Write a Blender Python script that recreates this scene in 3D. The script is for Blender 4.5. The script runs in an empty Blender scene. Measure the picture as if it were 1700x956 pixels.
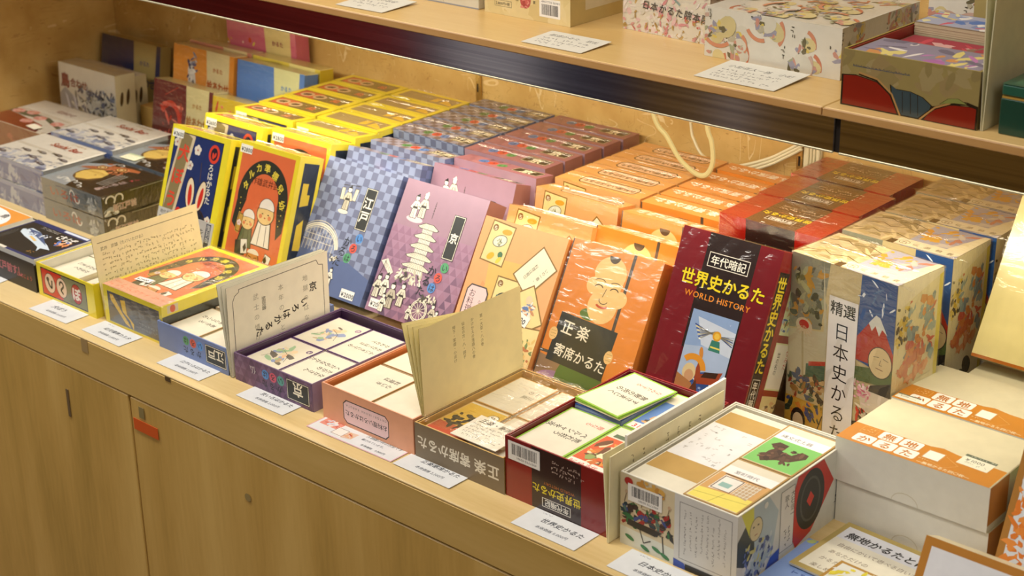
import bpy, bmesh, math, random
from mathutils import Vector, Matrix, geometry
R = math.radians
SC = bpy.context.scene
COL = SC.collection

# ------------------------------------------------------------------ camera, light, exposure
cam_d = bpy.data.cameras.new('camera'); cam = bpy.data.objects.new('camera', cam_d); COL.objects.link(cam)
cam_d.sensor_width = 36; cam_d.lens = 2734.69 / 1700 * 36
cam_d.shift_y = (418.44 - 478) / 1700; cam_d.clip_start = .05
_y, _p, _r = -0.73343174, 0.37041388, -0.01749598
_f = Vector((math.sin(_y) * math.cos(_p), math.cos(_y) * math.cos(_p), -math.sin(_p)))
_rt = Vector((math.cos(_y), -math.sin(_y), 0)); _up = _rt.cross(_f)
_r2 = _rt * math.cos(_r) + _up * math.sin(_r); _u2 = -_rt * math.sin(_r) + _up * math.cos(_r)
_m = Matrix((_r2, _u2, -_f)).transposed().to_4x4(); _m.translation = Vector((1.5, -1.243, 1.0))
cam.matrix_world = _m
cam_d.dof.use_dof = True; cam_d.dof.focus_distance = 2.15; cam_d.dof.aperture_fstop = 8
SC.camera = cam

w = bpy.data.worlds.new('world'); SC.world = w; w.use_nodes = True
w.node_tree.nodes['Background'].inputs[0].default_value = (1, .93, .82, 1)
w.node_tree.nodes['Background'].inputs[1].default_value = .3

def area(name, loc, size, power, color, rot=(0, 0, 0)):
    l = bpy.data.lights.new(name, 'AREA'); l.shape = 'RECTANGLE'; l.size, l.size_y = size; l.energy = power; l.color = color
    o = bpy.data.objects.new(name, l); COL.objects.link(o); o.location = loc; o.rotation_euler = rot
    return o
for i, (x, y, e) in enumerate([(-1.5, -.35, 18), (.2, -.35, 13), (2.3, -.9, 9), (-1.9, -1.6, 24), (1.2, -2.6, 10)]):
    area('ceiling_lamp_light', (x, y, 1.655), (1.2, .3), e, (1, .975, .945))
area('shelf_lamp_light', (-.06, .42, .395), (1.62, .035), 4.6, (1, .90, .70), (R(18), 0, 0))

SC.view_settings.view_transform = 'Standard'; SC.view_settings.look = 'None'
SC.view_settings.gamma = 1; SC.view_settings.exposure = .27; SC.view_settings.use_curve_mapping = False

# ------------------------------------------------------------------ colour and materials
def s2l(c): return c / 12.92 if c <= .04045 else ((c + .055) / 1.055) ** 2.4
def C3(c):
    if isinstance(c, str): c = [int(c[i:i + 2], 16) for i in (0, 2, 4)]
    return tuple(s2l(v / 255) for v in c) + (1,)

def mat(name):
    m = bpy.data.materials.new(name); m.use_nodes = True
    return m, m.node_tree, m.node_tree.nodes['Principled BSDF']
def N(nt, kind, **kw):
    n = nt.nodes.new(kind)
    for k, v in kw.items():
        if k in n.inputs: n.inputs[k].default_value = v
        else: setattr(n, k, v)
    return n
def ramp(nt, stops):
    n = nt.nodes.new('ShaderNodeValToRGB'); e = n.color_ramp.elements
    while len(e) < len(stops): e.new(.5)
    for i, (p, c) in enumerate(stops): e[i].position = p; e[i].color = C3(c)
    return n
def plain(name, c, rough=.5, metal=0, spec=.5, bump=0, bscale=300):
    m, nt, b = mat(name); b.inputs['Base Color'].default_value = C3(c); b.inputs['Roughness'].default_value = rough
    b.inputs['Metallic'].default_value = metal; b.inputs['Specular IOR Level'].default_value = spec
    if bump:
        n = N(nt, 'ShaderNodeTexNoise', Scale=bscale, Detail=4); u = N(nt, 'ShaderNodeBump', Strength=bump, Distance=.001)
        nt.links.new(n.outputs['Fac'], u.inputs['Height']); nt.links.new(u.outputs[0], b.inputs['Normal'])
    return m
def wood(name, c1, c2, c3, grain_axis=0, scale=1, rough=.4):
    m, nt, b = mat(name); L = nt.links
    tc = N(nt, 'ShaderNodeTexCoord'); mp = N(nt, 'ShaderNodeMapping')
    s = [9, 9, 9]; s[grain_axis] = .9; mp.inputs['Scale'].default_value = [v * scale for v in s]
    L.new(tc.outputs['Object'], mp.inputs['Vector'])
    n1 = N(nt, 'ShaderNodeTexNoise', Scale=1.3, Detail=3, Distortion=.6); L.new(mp.outputs[0], n1.inputs['Vector'])
    n2 = N(nt, 'ShaderNodeTexNoise', Scale=22, Detail=6); L.new(mp.outputs[0], n2.inputs['Vector'])
    mx = N(nt, 'ShaderNodeMath', operation='MULTIPLY_ADD'); L.new(n2.outputs['Fac'], mx.inputs[0]); mx.inputs[1].default_value = .28
    L.new(n1.outputs['Fac'], mx.inputs[2])
    r = ramp(nt, [(.38, c1), (.6, c2), (.85, c3)]); L.new(mx.outputs[0], r.inputs[0]); L.new(r.outputs[0], b.inputs['Base Color'])
    b.inputs['Roughness'].default_value = rough
    u = N(nt, 'ShaderNodeBump', Strength=.06, Distance=.0006); L.new(n2.outputs['Fac'], u.inputs['Height']); L.new(u.outputs[0], b.inputs['Normal'])
    return m
def printed(name, rough, coat, bump=.0):
    m, nt, b = mat(name); L = nt.links
    a = N(nt, 'ShaderNodeVertexColor'); a.layer_name = 'Col'
    tc = N(nt, 'ShaderNodeTexCoord'); n = N(nt, 'ShaderNodeTexNoise', Scale=60, Detail=5); L.new(tc.outputs['Object'], n.inputs['Vector'])
    mr = N(nt, 'ShaderNodeMapRange'); mr.inputs['To Min'].default_value = .9; mr.inputs['To Max'].default_value = 1.07
    L.new(n.outputs['Fac'], mr.inputs[0])
    mx = N(nt, 'ShaderNodeVectorMath', operation='SCALE'); L.new(a.outputs['Color'], mx.inputs[0]); L.new(mr.outputs[0], mx.inputs['Scale'])
    L.new(mx.outputs[0], b.inputs['Base Color']); b.inputs['Roughness'].default_value = rough
    b.inputs['Coat Weight'].default_value = coat; b.inputs['Coat Roughness'].default_value = .15
    if bump:
        u = N(nt, 'ShaderNodeBump', Strength=bump, Distance=.002); L.new(n.outputs['Fac'], u.inputs['Height']); L.new(u.outputs[0], b.inputs['Normal'])
    return m
PRINT = printed('printed_card', .42, .12)
GLOSS = printed('glossy_print', .25, .5, .15)
PAPER = printed('paper_print', .7, 0)

def film(name, lo, hi, tint, bump=.5, bs=35):
    m, nt, b = mat(name); L = nt.links; nt.nodes.remove(b)
    out = nt.nodes['Material Output']
    tr = N(nt, 'ShaderNodeBsdfTransparent'); tr.inputs[0].default_value = tint
    gl = N(nt, 'ShaderNodeBsdfGlossy', Roughness=.13); gl.inputs[0].default_value = (1, .97, .92, 1)
    lw = N(nt, 'ShaderNodeLayerWeight', Blend=.35); mr = N(nt, 'ShaderNodeMapRange'); mr.inputs['To Min'].default_value = lo; mr.inputs['To Max'].default_value = hi
    tc = N(nt, 'ShaderNodeTexCoord'); n = N(nt, 'ShaderNodeTexNoise', Scale=bs, Detail=3, Distortion=1.2)
    mp = N(nt, 'ShaderNodeMapping'); mp.inputs['Scale'].default_value = (.45, 2.6, 1.3)
    L.new(tc.outputs['Object'], mp.inputs[0]); L.new(mp.outputs[0], n.inputs['Vector'])
    u = N(nt, 'ShaderNodeBump', Strength=bump, Distance=.004); L.new(n.outputs['Fac'], u.inputs['Height'])
    L.new(u.outputs[0], gl.inputs['Normal']); L.new(u.outputs[0], lw.inputs['Normal'])
    L.new(lw.outputs['Facing'], mr.inputs[0])
    mix = N(nt, 'ShaderNodeMixShader'); L.new(mr.outputs[0], mix.inputs[0]); L.new(tr.outputs[0], mix.inputs[1]); L.new(gl.outputs[0], mix.inputs[2])
    L.new(mix.outputs[0], out.inputs[0])
    return m
FILM = film('clear_film', .012, .22, (.985, .985, .97, 1), .35)
FILM2 = film('crinkled_film', .02, .34, (.97, .97, .96, 1), .6, 45)

M_WORK = wood('counter_wood', 'c8a86a', 'd8bc82', 'e2c892', 0, 1, .38)
M_DOOR = wood('door_wood', 'ac8b42', 'c49e52', 'd4b064', 2, .8, .45)
M_EDGE = wood('edge_wood', 'b49248', 'c4a158', 'd0ae68', 0, .8, .45)
M_SHELF = wood('shelf_wood', 'c8a05c', 'd4b070', 'dcbc80', 0, 1, .35)
M_SHELFE = wood('shelf_edge_wood', '9c7440', 'b08550', 'bd9660', 0, 1, .4)
M_DARK = plain('dark_gap', '1c1208', .9)
M_WHITEP = plain('cable_plastic', 'd9d2b0', .45, bump=.05)
M_TRIM = plain('pale_metal_trim', 'cfc8a8', .35, .6)
M_RAIL = plain('gold_rail', 'c9a860', .35, .8)

def m_steel():
    m, nt, b = mat('brushed_steel'); L = nt.links
    b.inputs['Metallic'].default_value = 1; b.inputs['Roughness'].default_value = .13
    tc = N(nt, 'ShaderNodeTexCoord'); mp = N(nt, 'ShaderNodeMapping'); mp.inputs['Scale'].default_value = (2, 1, 260)
    L.new(tc.outputs['Object'], mp.inputs[0]); n = N(nt, 'ShaderNodeTexNoise', Scale=1, Detail=5); L.new(mp.outputs[0], n.inputs['Vector'])
    r = ramp(nt, [(.3, 'a8a6ac'), (.7, 'd0ced0')]); L.new(n.outputs['Fac'], r.inputs[0]); L.new(r.outputs[0], b.inputs['Base Color'])
    u = N(nt, 'ShaderNodeBump', Strength=.02, Distance=.0001); L.new(n.outputs['Fac'], u.inputs['Height']); L.new(u.outputs[0], b.inputs['Normal'])
    return m
M_STEEL = m_steel()

def m_wall():
    m, nt, b = mat('fibre_wallpaper'); L = nt.links; tc = N(nt, 'ShaderNodeTexCoord')
    n1 = N(nt, 'ShaderNodeTexNoise', Scale=14, Detail=5); L.new(tc.outputs['Object'], n1.inputs['Vector'])
    r1 = ramp(nt, [(.3, 'ba9450'), (.5, 'c8a460'), (.75, 'd6b674')]); L.new(n1.outputs['Fac'], r1.inputs[0])
    cur = r1.outputs[0]
    for k, (sc, rot, c, th) in enumerate([((16, 1, 3.2), .5, 'ecd9a8', .012), ((3, 1, 13), -.5, 'ead2a0', .011), ((22, 1, 9), .2, '9a7038', .016), ((9, 1, 24), .9, '94692f', .016)]):
        mp = N(nt, 'ShaderNodeMapping'); mp.inputs['Scale'].default_value = sc; mp.inputs['Rotation'].default_value = (0, rot, 0)
        mp.inputs['Location'].default_value = (k * 3.7, 0, k * 1.9)
        L.new(tc.outputs['Object'], mp.inputs[0])
        n = N(nt, 'ShaderNodeTexNoise', Scale=1.6 if k < 2 else 3, Detail=1, Distortion=1.2); L.new(mp.outputs[0], n.inputs['Vector'])
        a = N(nt, 'ShaderNodeMath', operation='SUBTRACT'); L.new(n.outputs['Fac'], a.inputs[0]); a.inputs[1].default_value = .5
        ab = N(nt, 'ShaderNodeMath', operation='ABSOLUTE'); L.new(a.outputs[0], ab.inputs[0])
        lt = N(nt, 'ShaderNodeMath', operation='LESS_THAN'); L.new(ab.outputs[0], lt.inputs[0]); lt.inputs[1].default_value = th * .45
        # break the fibres into short pieces
        n3 = N(nt, 'ShaderNodeTexNoise', Scale=13 + k * 5); L.new(tc.outputs['Object'], n3.inputs['Vector'])
        g = N(nt, 'ShaderNodeMath', operation='GREATER_THAN'); L.new(n3.outputs['Fac'], g.inputs[0]); g.inputs[1].default_value = .56
        mu = N(nt, 'ShaderNodeMath', operation='MULTIPLY'); L.new(lt.outputs[0], mu.inputs[0]); L.new(g.outputs[0], mu.inputs[1])
        m2 = N(nt, 'ShaderNodeMath', operation='MULTIPLY'); L.new(mu.outputs[0], m2.inputs[0]); m2.inputs[1].default_value = .55
        mx = N(nt, 'ShaderNodeMix', data_type='RGBA'); L.new(m2.outputs[0], mx.inputs[0]); L.new(cur, mx.inputs[6]); mx.inputs[7].default_value = C3(c)
        cur = mx.outputs[2]
    L.new(cur, b.inputs['Base Color']); b.inputs['Roughness'].default_value = .75
    return m
M_WALL = m_wall()

# ------------------------------------------------------------------ flat print: 2D shapes in millimetres
_gl = {}
def glyph(ch, bold=0):
    k = (ch, bold)
    if k not in _gl:
        c = bpy.data.curves.new('t', 'FONT'); c.body = ch; c.size = 1; c.resolution_u = 2 if ord(ch) > 255 else 3; c.offset = bold
        o = bpy.data.objects.new('t', c); m = bpy.data.meshes.new_from_object(o)
        vs = [(v.co.x, v.co.y) for v in m.vertices]
        tr = [[vs[i] for i in p.vertices] for p in m.polygons if len(p.vertices) == 3]
        adv = 1.0 if ord(ch) > 0x2000 else (max([v[0] for v in vs] or [.3]) + .09 if ch != ' ' else .32)
        bpy.data.objects.remove(o); bpy.data.curves.remove(c); bpy.data.meshes.remove(m)
        _gl[k] = (tr, adv)
    return _gl[k]

class Art:
    def __init__(s, W, H, bg=None):
        s.W, s.H, s.t, s.l = W, H, [], 0
        if bg: s.rect(0, 0, W, H, bg)
    def tri(s, pts, c): s.t.append((pts, c, s.l))
    def poly(s, pts, c, up=1):
        if up: s.l += 1
        v = [Vector((x, y, 0)) for x, y in pts]
        for t in geometry.tessellate_polygon([v]): s.tri([pts[i] for i in t], c)
        return s
    def rect(s, x, y, w, h, c, rot=0, up=1):
        if up: s.l += 1
        a, b = math.cos(R(rot)), math.sin(R(rot))
        p = [(x + u * a - v * b, y + u * b + v * a) for u, v in ((0, 0), (w, 0), (w, h), (0, h))]
        s.tri([p[0], p[1], p[2]], c); s.tri([p[0], p[2], p[3]], c); return s
    def frame(s, x, y, w, h, t, c, rot=0):
        s.l += 1
        a, b = math.cos(R(rot)), math.sin(R(rot))
        f = lambda u, v: (x + u * a - v * b, y + u * b + v * a)
        o = [f(0, 0), f(w, 0), f(w, h), f(0, h)]; i = [f(t, t), f(w - t, t), f(w - t, h - t), f(t, h - t)]
        for k in range(4):
            j = (k + 1) % 4; s.tri([o[k], o[j], i[j]], c); s.tri([o[k], i[j], i[k]], c)
        return s
    def ell(s, x, y, rx, ry, c, rot=0, n=18, a0=0, a1=360, up=1):
        if up: s.l += 1
        ca, sa = math.cos(R(rot)), math.sin(R(rot)); ps = []
        for k in range(n + 1):
            t = R(a0 + (a1 - a0) * k / n); u, v = rx * math.cos(t), ry * math.sin(t); ps.append((x + u * ca - v * sa, y + u * sa + v * ca))
        for k in range(n): s.tri([(x, y), ps[k], ps[k + 1]], c)
        return s
    def arc(s, x, y, rx, ry, t, c, a0=0, a1=360, n=20, rot=0):
        s.l += 1; ca, sa = math.cos(R(rot)), math.sin(R(rot))
        def P(k, d):
            q = R(a0 + (a1 - a0) * k / n); u, v = (rx + d) * math.cos(q), (ry + d) * math.sin(q); return (x + u * ca - v * sa, y + u * sa + v * ca)
        for k in range(n):
            a, b, c2, d = P(k, -t / 2), P(k + 1, -t / 2), P(k + 1, t / 2), P(k, t / 2); s.tri([a, b, c2], c); s.tri([a, c2, d], c)
        return s
    def line(s, pts, t, c, up=1):
        if up: s.l += 1
        for (x0, y0), (x1, y1) in zip(pts, pts[1:]):
            dx, dy = x1 - x0, y1 - y0; L = math.hypot(dx, dy) or 1; nx, ny = -dy / L * t / 2, dx / L * t / 2
            a, b, c2, d = (x0 + nx, y0 + ny), (x0 - nx, y0 - ny), (x1 - nx, y1 - ny), (x1 + nx, y1 + ny)
            s.tri([a, b, c2], c); s.tri([a, c2, d], c)
        return s
    def text(s, st, x, y, size, c, rot=0, bold=0, vert=False, gap=0, sx=1, shear=0, center=False):
        """x,y: baseline start (horizontal) or top left (vertical)"""
        if bold >= .015:
            for ox, oy in ((1, .5), (-1, -.5), (.5, -1), (-.5, 1)) if bold < .05 else ((1, 0), (-1, 0), (0, 1), (0, -1), (.7, .7), (-.7, -.7), (.7, -.7), (-.7, .7)):
                s.text(st, x + ox * bold * size * .75, y + oy * bold * size * .75, size, c, rot, .001, vert, gap, sx, shear, center)
            bold = 0
        bold = 0
        s.l += 1; ca, sa = math.cos(R(rot)), math.sin(R(rot)); u = v = 0
        if center and not vert: u = -sum(glyph(ch, bold)[1] * size * sx + gap for ch in st) / 2
        for ch in st:
            tr, adv = glyph(ch, bold)
            if vert: v -= size * .95 + gap
            for t in tr:
                q = []
                for px, py in t:
                    a = px * size * sx + py * size * shear + u; b = py * size + v + (size * .1 if vert else 0)
                    q.append((x + a * ca - b * sa, y + a * sa + b * ca))
                s.tri(q, c)
            if not vert: u += adv * size * sx + gap
        return s
    def scrib(s, x, y, w, h, c, rows, seed=0, vert=False, fill=.85, th=.45):
        """lines of print too small to read: short strokes"""
        s.l += 1; rn = random.Random(seed)
        n = rows; 
        for i in range(n):
            L = (h if vert else w) * (rn.uniform(.55, 1) if i % 3 == 2 else 1); p = 0
            st = (w / n if vert else h / n); g = st * .62
            while p < L - g * .6:
                if rn.random() < fill:
                    for _ in range(2):
                        a = p + rn.uniform(0, g * .6); b = i * st + rn.uniform(0, g * .7); l1 = rn.uniform(.35, .8) * g; l2 = g * th * .45
                        if rn.random() < .5: l1, l2 = l2, l1
                        if vert: s.rect(x + w - b - l2, y + h - a - l1, l2, l1, c, up=0)
                        else: s.rect(x + a, y + h - b - l2, l1, l2, c, up=0)
                p += g
        return s
    def blobs(s, x, y, w, h, cols, n, r0, r1, seed=0, asp=1.8):
        rn = random.Random(seed)
        for i in range(n):
            s.l += 1
            cx, cy = x + rn.random() * w, y + rn.random() * h; r = rn.uniform(r0, r1); k = rn.randint(5, 8); a0 = rn.random() * 6; st = rn.uniform(1, asp); ro = rn.random() * 3.1
            ps = []
            for j in range(k):
                a = a0 + j * 6.283 / k; q = r * rn.uniform(.6, 1.1); u, v = q * math.cos(a) * st, q * math.sin(a) / st
                ps.append((cx + u * math.cos(ro) - v * math.sin(ro), cy + u * math.sin(ro) + v * math.cos(ro)))
            c = rn.choice(cols)
            for j in range(1, k - 1): s.tri([ps[0], ps[j], ps[j + 1]], c)
        return s
    def put(s, o, x, y, rot=0, sc=1, sy=None, shx=0):
        """paste another art, clipped to its own size"""
        ca, sa = math.cos(R(rot)), math.sin(R(rot)); sy = sc if sy is None else sy; base = s.l + 1
        for t, c, l in o.clipped():
            s.t.append(([(x + u * sc * ca - v * sy * sa, y + u * sc * sa + v * sy * ca) for u, v in t], c, base + l))
            s.l = max(s.l, base + l)
        return s
    def flip(s):
        o = Art(s.W, s.H); o.l = s.l; o.t = [([(s.W - x, s.H - y) for x, y in t], c, l) for t, c, l in s.t]; return o
    def clipped(s):
        W, H = s.W, s.H
        for t, c, l in s.t:
            if all(0 <= x <= W and 0 <= y <= H for x, y in t): yield t, c, l; continue
            p = t
            for ax, lim, sg in ((0, 0, 1), (0, W, -1), (1, 0, 1), (1, H, -1)):
                q = []
                for i in range(len(p)):
                    a, b = p[i - 1], p[i]; da, db = (a[ax] - lim) * sg, (b[ax] - lim) * sg
                    if (da >= 0) != (db >= 0):
                        k = da / (da - db); q.append((a[0] + (b[0] - a[0]) * k, a[1] + (b[1] - a[1]) * k))
                    if db >= 0: q.append(b)
                p = q
                if len(p) < 3: break
            for j in range(1, len(p) - 1): yield [p[0], p[j], p[j + 1]], c, l

# ------------------------------------------------------------------ mesh building
class MB:
    def __init__(s): s.v, s.f, s.c = [], [], []
    def face(s, pts, c):
        n = len(s.v); s.v += [tuple(p) for p in pts]; s.f.append(tuple(range(n, n + len(pts)))); s.c.append(c); return s
    def box(s, x0, x1, y0, y1, z0, z1, c, bev=0, cols=None):
        """axis box in metres, edges chamfered by bev; cols: colour per side -x +x -y +y -z +z"""
        if x1 < x0: x0, x1 = x1, x0
        lo = (x0, y0, z0); hi = (x1, y1, z1); b = min(bev, (x1 - x0) / 3, (y1 - y0) / 3, (z1 - z0) / 3)
        def V(sx, sy, sz, ax):
            g = (sx, sy, sz); return tuple((hi[i] if g[i] else lo[i]) + (0 if i == ax else (-b if g[i] else b)) for i in range(3))
        cc = cols or [c] * 6
        for ax in range(3):
            u, v = (ax + 1) % 3, (ax + 2) % 3
            for sd in (0, 1):
                q = []
                for a, d in ((0, 0), (1, 0), (1, 1), (0, 1)):
                    g = [0, 0, 0]; g[ax] = sd; g[u] = a; g[v] = d; q.append(V(*g, ax))
                if not sd: q.reverse()
                s.face(q, cc[ax * 2 + sd])
        if b > 0:
            for ax in range(3):            # edges along ax
                u, v = (ax + 1) % 3, (ax + 2) % 3
                for a in (0, 1):
                    for d in (0, 1):
                        g = [0, 0, 0]; g[u] = a; g[v] = d; h = list(g); h[ax] = 1
                        q = [V(*g, u), V(*h, u), V(*h, v), V(*g, v)]
                        if (a == d): q.reverse()
                        s.face(q, cc[u * 2 + a] if v != 2 else cc[v * 2 + d])
            for a in (0, 1):
                for d in (0, 1):
                    for e in (0, 1):
                        q = [V(a, d, e, 0), V(a, d, e, 1), V(a, d, e, 2)]
                        if (a + d + e) % 2 == 0: q.reverse()
                        s.face(q, cc[e + 4])
        return s
    def art(s, A, o, u, v, n, gap=4.5e-6, off=6e-5):
        """A placed with its origin at o, axes u and v, raised along n"""
        o, u, v, n = Vector(o), Vector(u), Vector(v), Vector(n)
        for t, c, l in A.clipped():
            p = [o + u * (x * .001) + v * (y * .001) + n * (off + l * gap) for x, y in t]
            if (p[1] - p[0]).cross(p[2] - p[0]).dot(n) < 0: p.reverse()
            s.face(p, c)
        return s
    def mesh(s, name, m):
        me = bpy.data.meshes.new(name); me.from_pydata(s.v, [], s.f)
        at = me.color_attributes.new('Col', 'FLOAT_COLOR', 'CORNER'); cache = {}; buf = []
        for f, c in zip(s.f, s.c):
            k = c if isinstance(c, str) else tuple(c)
            if k not in cache: cache[k] = C3(c)
            buf += list(cache[k]) * len(f)
        at.data.foreach_set('color', buf); me.materials.append(m); me.update(); return me
    def obj(s, name, m=PRINT, parent=None, loc=(0, 0, 0), rot=(0, 0, 0)):
        return link(name, s.mesh(name, m), parent, loc, rot)
def link(name, me, parent=None, loc=(0, 0, 0), rot=(0, 0, 0)):
    o = bpy.data.objects.new(name, me); COL.objects.link(o); o.location = loc; o.rotation_euler = rot
    if parent: o.parent = parent
    return o
def tag(o, label, cat, group=None, kind=None):
    if label: o['label'] = label
    if cat: o['category'] = cat
    if group: o['group'] = group
    if kind: o['kind'] = kind
    return o
def thing(name, label, cat, loc=(0, 0, 0), rot=(0, 0, 0), group=None):
    return tag(link(name, None, None, loc, rot), label, cat, group)
def struct(o): o['kind'] = 'structure'; return o
def dup(root, loc, rot, label, group=None):
    r = root.copy(); COL.objects.link(r); r.location = loc; r.rotation_euler = rot; r['label'] = label
    if group: r['group'] = group
    for ch in list(root.children):
        c = ch.copy(); COL.objects.link(c); c.parent = r
        for g in list(ch.children):
            d = g.copy(); COL.objects.link(d); d.parent = c
    return r
def mbox(name, m, x0, x1, y0, y1, z0, z1, bev=.0008, parent=None, loc=(0, 0, 0), c='ffffff'):
    b = MB(); b.box(x0, x1, y0, y1, z0, z1, c, bev); return b.obj(name, m, parent, loc)
def tube(name, pts, r, m, parent=None, flat=1, res=6):
    """a smooth cable through the points"""
    P = [Vector(p) for p in pts]; Q = []
    for i in range(len(P) - 1):
        a, b, c, d = P[max(i - 1, 0)], P[i], P[i + 1], P[min(i + 2, len(P) - 1)]
        for k in range(res):
            t = k / res; Q.append(.5 * ((2 * b) + (c - a) * t + (2 * a - 5 * b + 4 * c - d) * t * t + (3 * b - a - 3 * c + d) * t ** 3))
    Q.append(P[-1]); mb = MB(); n = 8; rings = []
    for i, q in enumerate(Q):
        tg = (Q[min(i + 1, len(Q) - 1)] - Q[max(i - 1, 0)]).normalized(); side = Vector((0, 1, 0)); nn = tg.cross(side)
        nn = nn.normalized() if nn.length > .01 else Vector((0, 0, 1)); s2 = tg.cross(nn).normalized()
        rings.append([q + nn * (r * math.cos(k * 6.2832 / n)) + s2 * (r * flat * math.sin(k * 6.2832 / n)) for k in range(n)])
    for a, b in zip(rings, rings[1:]):
        for k in range(n): mb.face([a[k], a[(k + 1) % n], b[(k + 1) % n], b[k]], 'ffffff')
    mb.face(rings[0][::-1], 'ffffff'); mb.face(rings[-1], 'ffffff')
    o = mb.obj(name, m, parent)
    for p in o.data.polygons: p.use_smooth = True
    return o

X, Y, Z = Vector((1, 0, 0)), Vector((0, 1, 0)), Vector((0, 0, 1))
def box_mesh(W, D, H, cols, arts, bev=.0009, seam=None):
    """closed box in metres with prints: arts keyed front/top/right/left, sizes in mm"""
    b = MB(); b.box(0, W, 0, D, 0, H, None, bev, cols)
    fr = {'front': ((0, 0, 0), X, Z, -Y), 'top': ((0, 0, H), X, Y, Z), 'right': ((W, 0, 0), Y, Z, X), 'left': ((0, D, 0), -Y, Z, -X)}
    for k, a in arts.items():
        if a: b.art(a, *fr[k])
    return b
def six(c, **k):
    d = dict(l=c, r=c, f=c, b=c, d=c, t=c); d.update(k); return [d['l'], d['r'], d['f'], d['b'], d['d'], d['t']]
_rw = random.Random(5)
def wrap_mesh(W, D, H, e=.0012, seed=0, tuft=True, seg=(10, 4, 10)):
    """loose cellophane round a box: bulging faces, folded corner tufts"""
    rn = random.Random(seed); mb = MB(); nx, ny, nz = seg
    def P(x, y, z):
        h = math.sin(x * 211 + seed) * math.sin(y * 173 + z * 190 + seed * 2) * .0006
        cx, cy, cz = W / 2, D / 2, H / 2
        d = Vector((x - cx, y - cy, z - cz)); g = Vector((d.x / (W / 2), d.y / (D / 2), d.z / (H / 2)))
        return Vector((cx + g.x * (W / 2 + e + h), cy + g.y * (D / 2 + e + h), cz + g.z * (H / 2 + e + h)))
    def grid(f, a, b):
        for i in range(a):
            for j in range(b):
                mb.face([f(i / a, j / b), f((i + 1) / a, j / b), f((i + 1) / a, (j + 1) / b), f(i / a, (j + 1) / b)], 'ffffff')
    grid(lambda u, v: P(u * W, 0, v * H), nx, nz); grid(lambda u, v: P(W - u * W, D, v * H), nx, nz)
    grid(lambda u, v: P(u * W, v * D, H), nx, ny)
    grid(lambda u, v: P(W, u * D, v * H), ny, nz); grid(lambda u, v: P(0, D - u * D, v * H), ny, nz)
    if tuft:
        for k in range(5):      # crinkled fins of surplus film along the top edges
            x = rn.uniform(.02, .98) * W; y = rn.choice((0, D)); h = rn.uniform(.002, .006); l = rn.uniform(.012, .035)
            mb.face([(x - l, y, H), (x + l, y, H), (x + l * .3, y + rn.uniform(-.002, .002), H + h)], 'ffffff')
        for cx in (0, W):
            for cy in (0, D):
                sx = -1 if cx == 0 else 1
                mb.face([(cx, cy, H + e), (cx + sx * .006, cy + rn.uniform(-.004, .004), H + rn.uniform(-.004, .006)), (cx, cy + (.012 if cy == 0 else -.012), H + e)], 'ffffff')
        # a lengthwise seam
        mb.face([(W * .04, D * .52, H + e), (W * .96, D * .5, H + e), (W * .96, D * .53, H + .004), (W * .04, D * .56, H + .0035)], 'ffffff')
    return mb
def wrap(parent, W, D, H, m=None, seed=0, **k):
    return link('plastic_wrap', wrap_mesh(W, D, H, seed=seed, **k).mesh('plastic_wrap', m or FILM), parent)
def sticker(parent, txt, x, z, w=.026, h=.0125, y=-.0006, rot=0, name='price_sticker'):
    A = Art(w * 1000, h * 1000, 'f1efe6'); A.text(txt, w * 70, h * 170, h * 680, '24282e', bold=.03)
    A.scrib(1, h * 780, w * 300, h * 180, '7d8494', 1, 3)
    b = MB(); b.box(0, w, -.0002, 0, 0, h, 'f1efe6'); b.art(A, (0, -.0002, 0), X, Z, -Y)
    o = b.obj(name, PAPER, parent, (x, y, z), (0, rot, 0)); o['label'] = 'white price sticker reading ' + txt; return o

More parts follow.
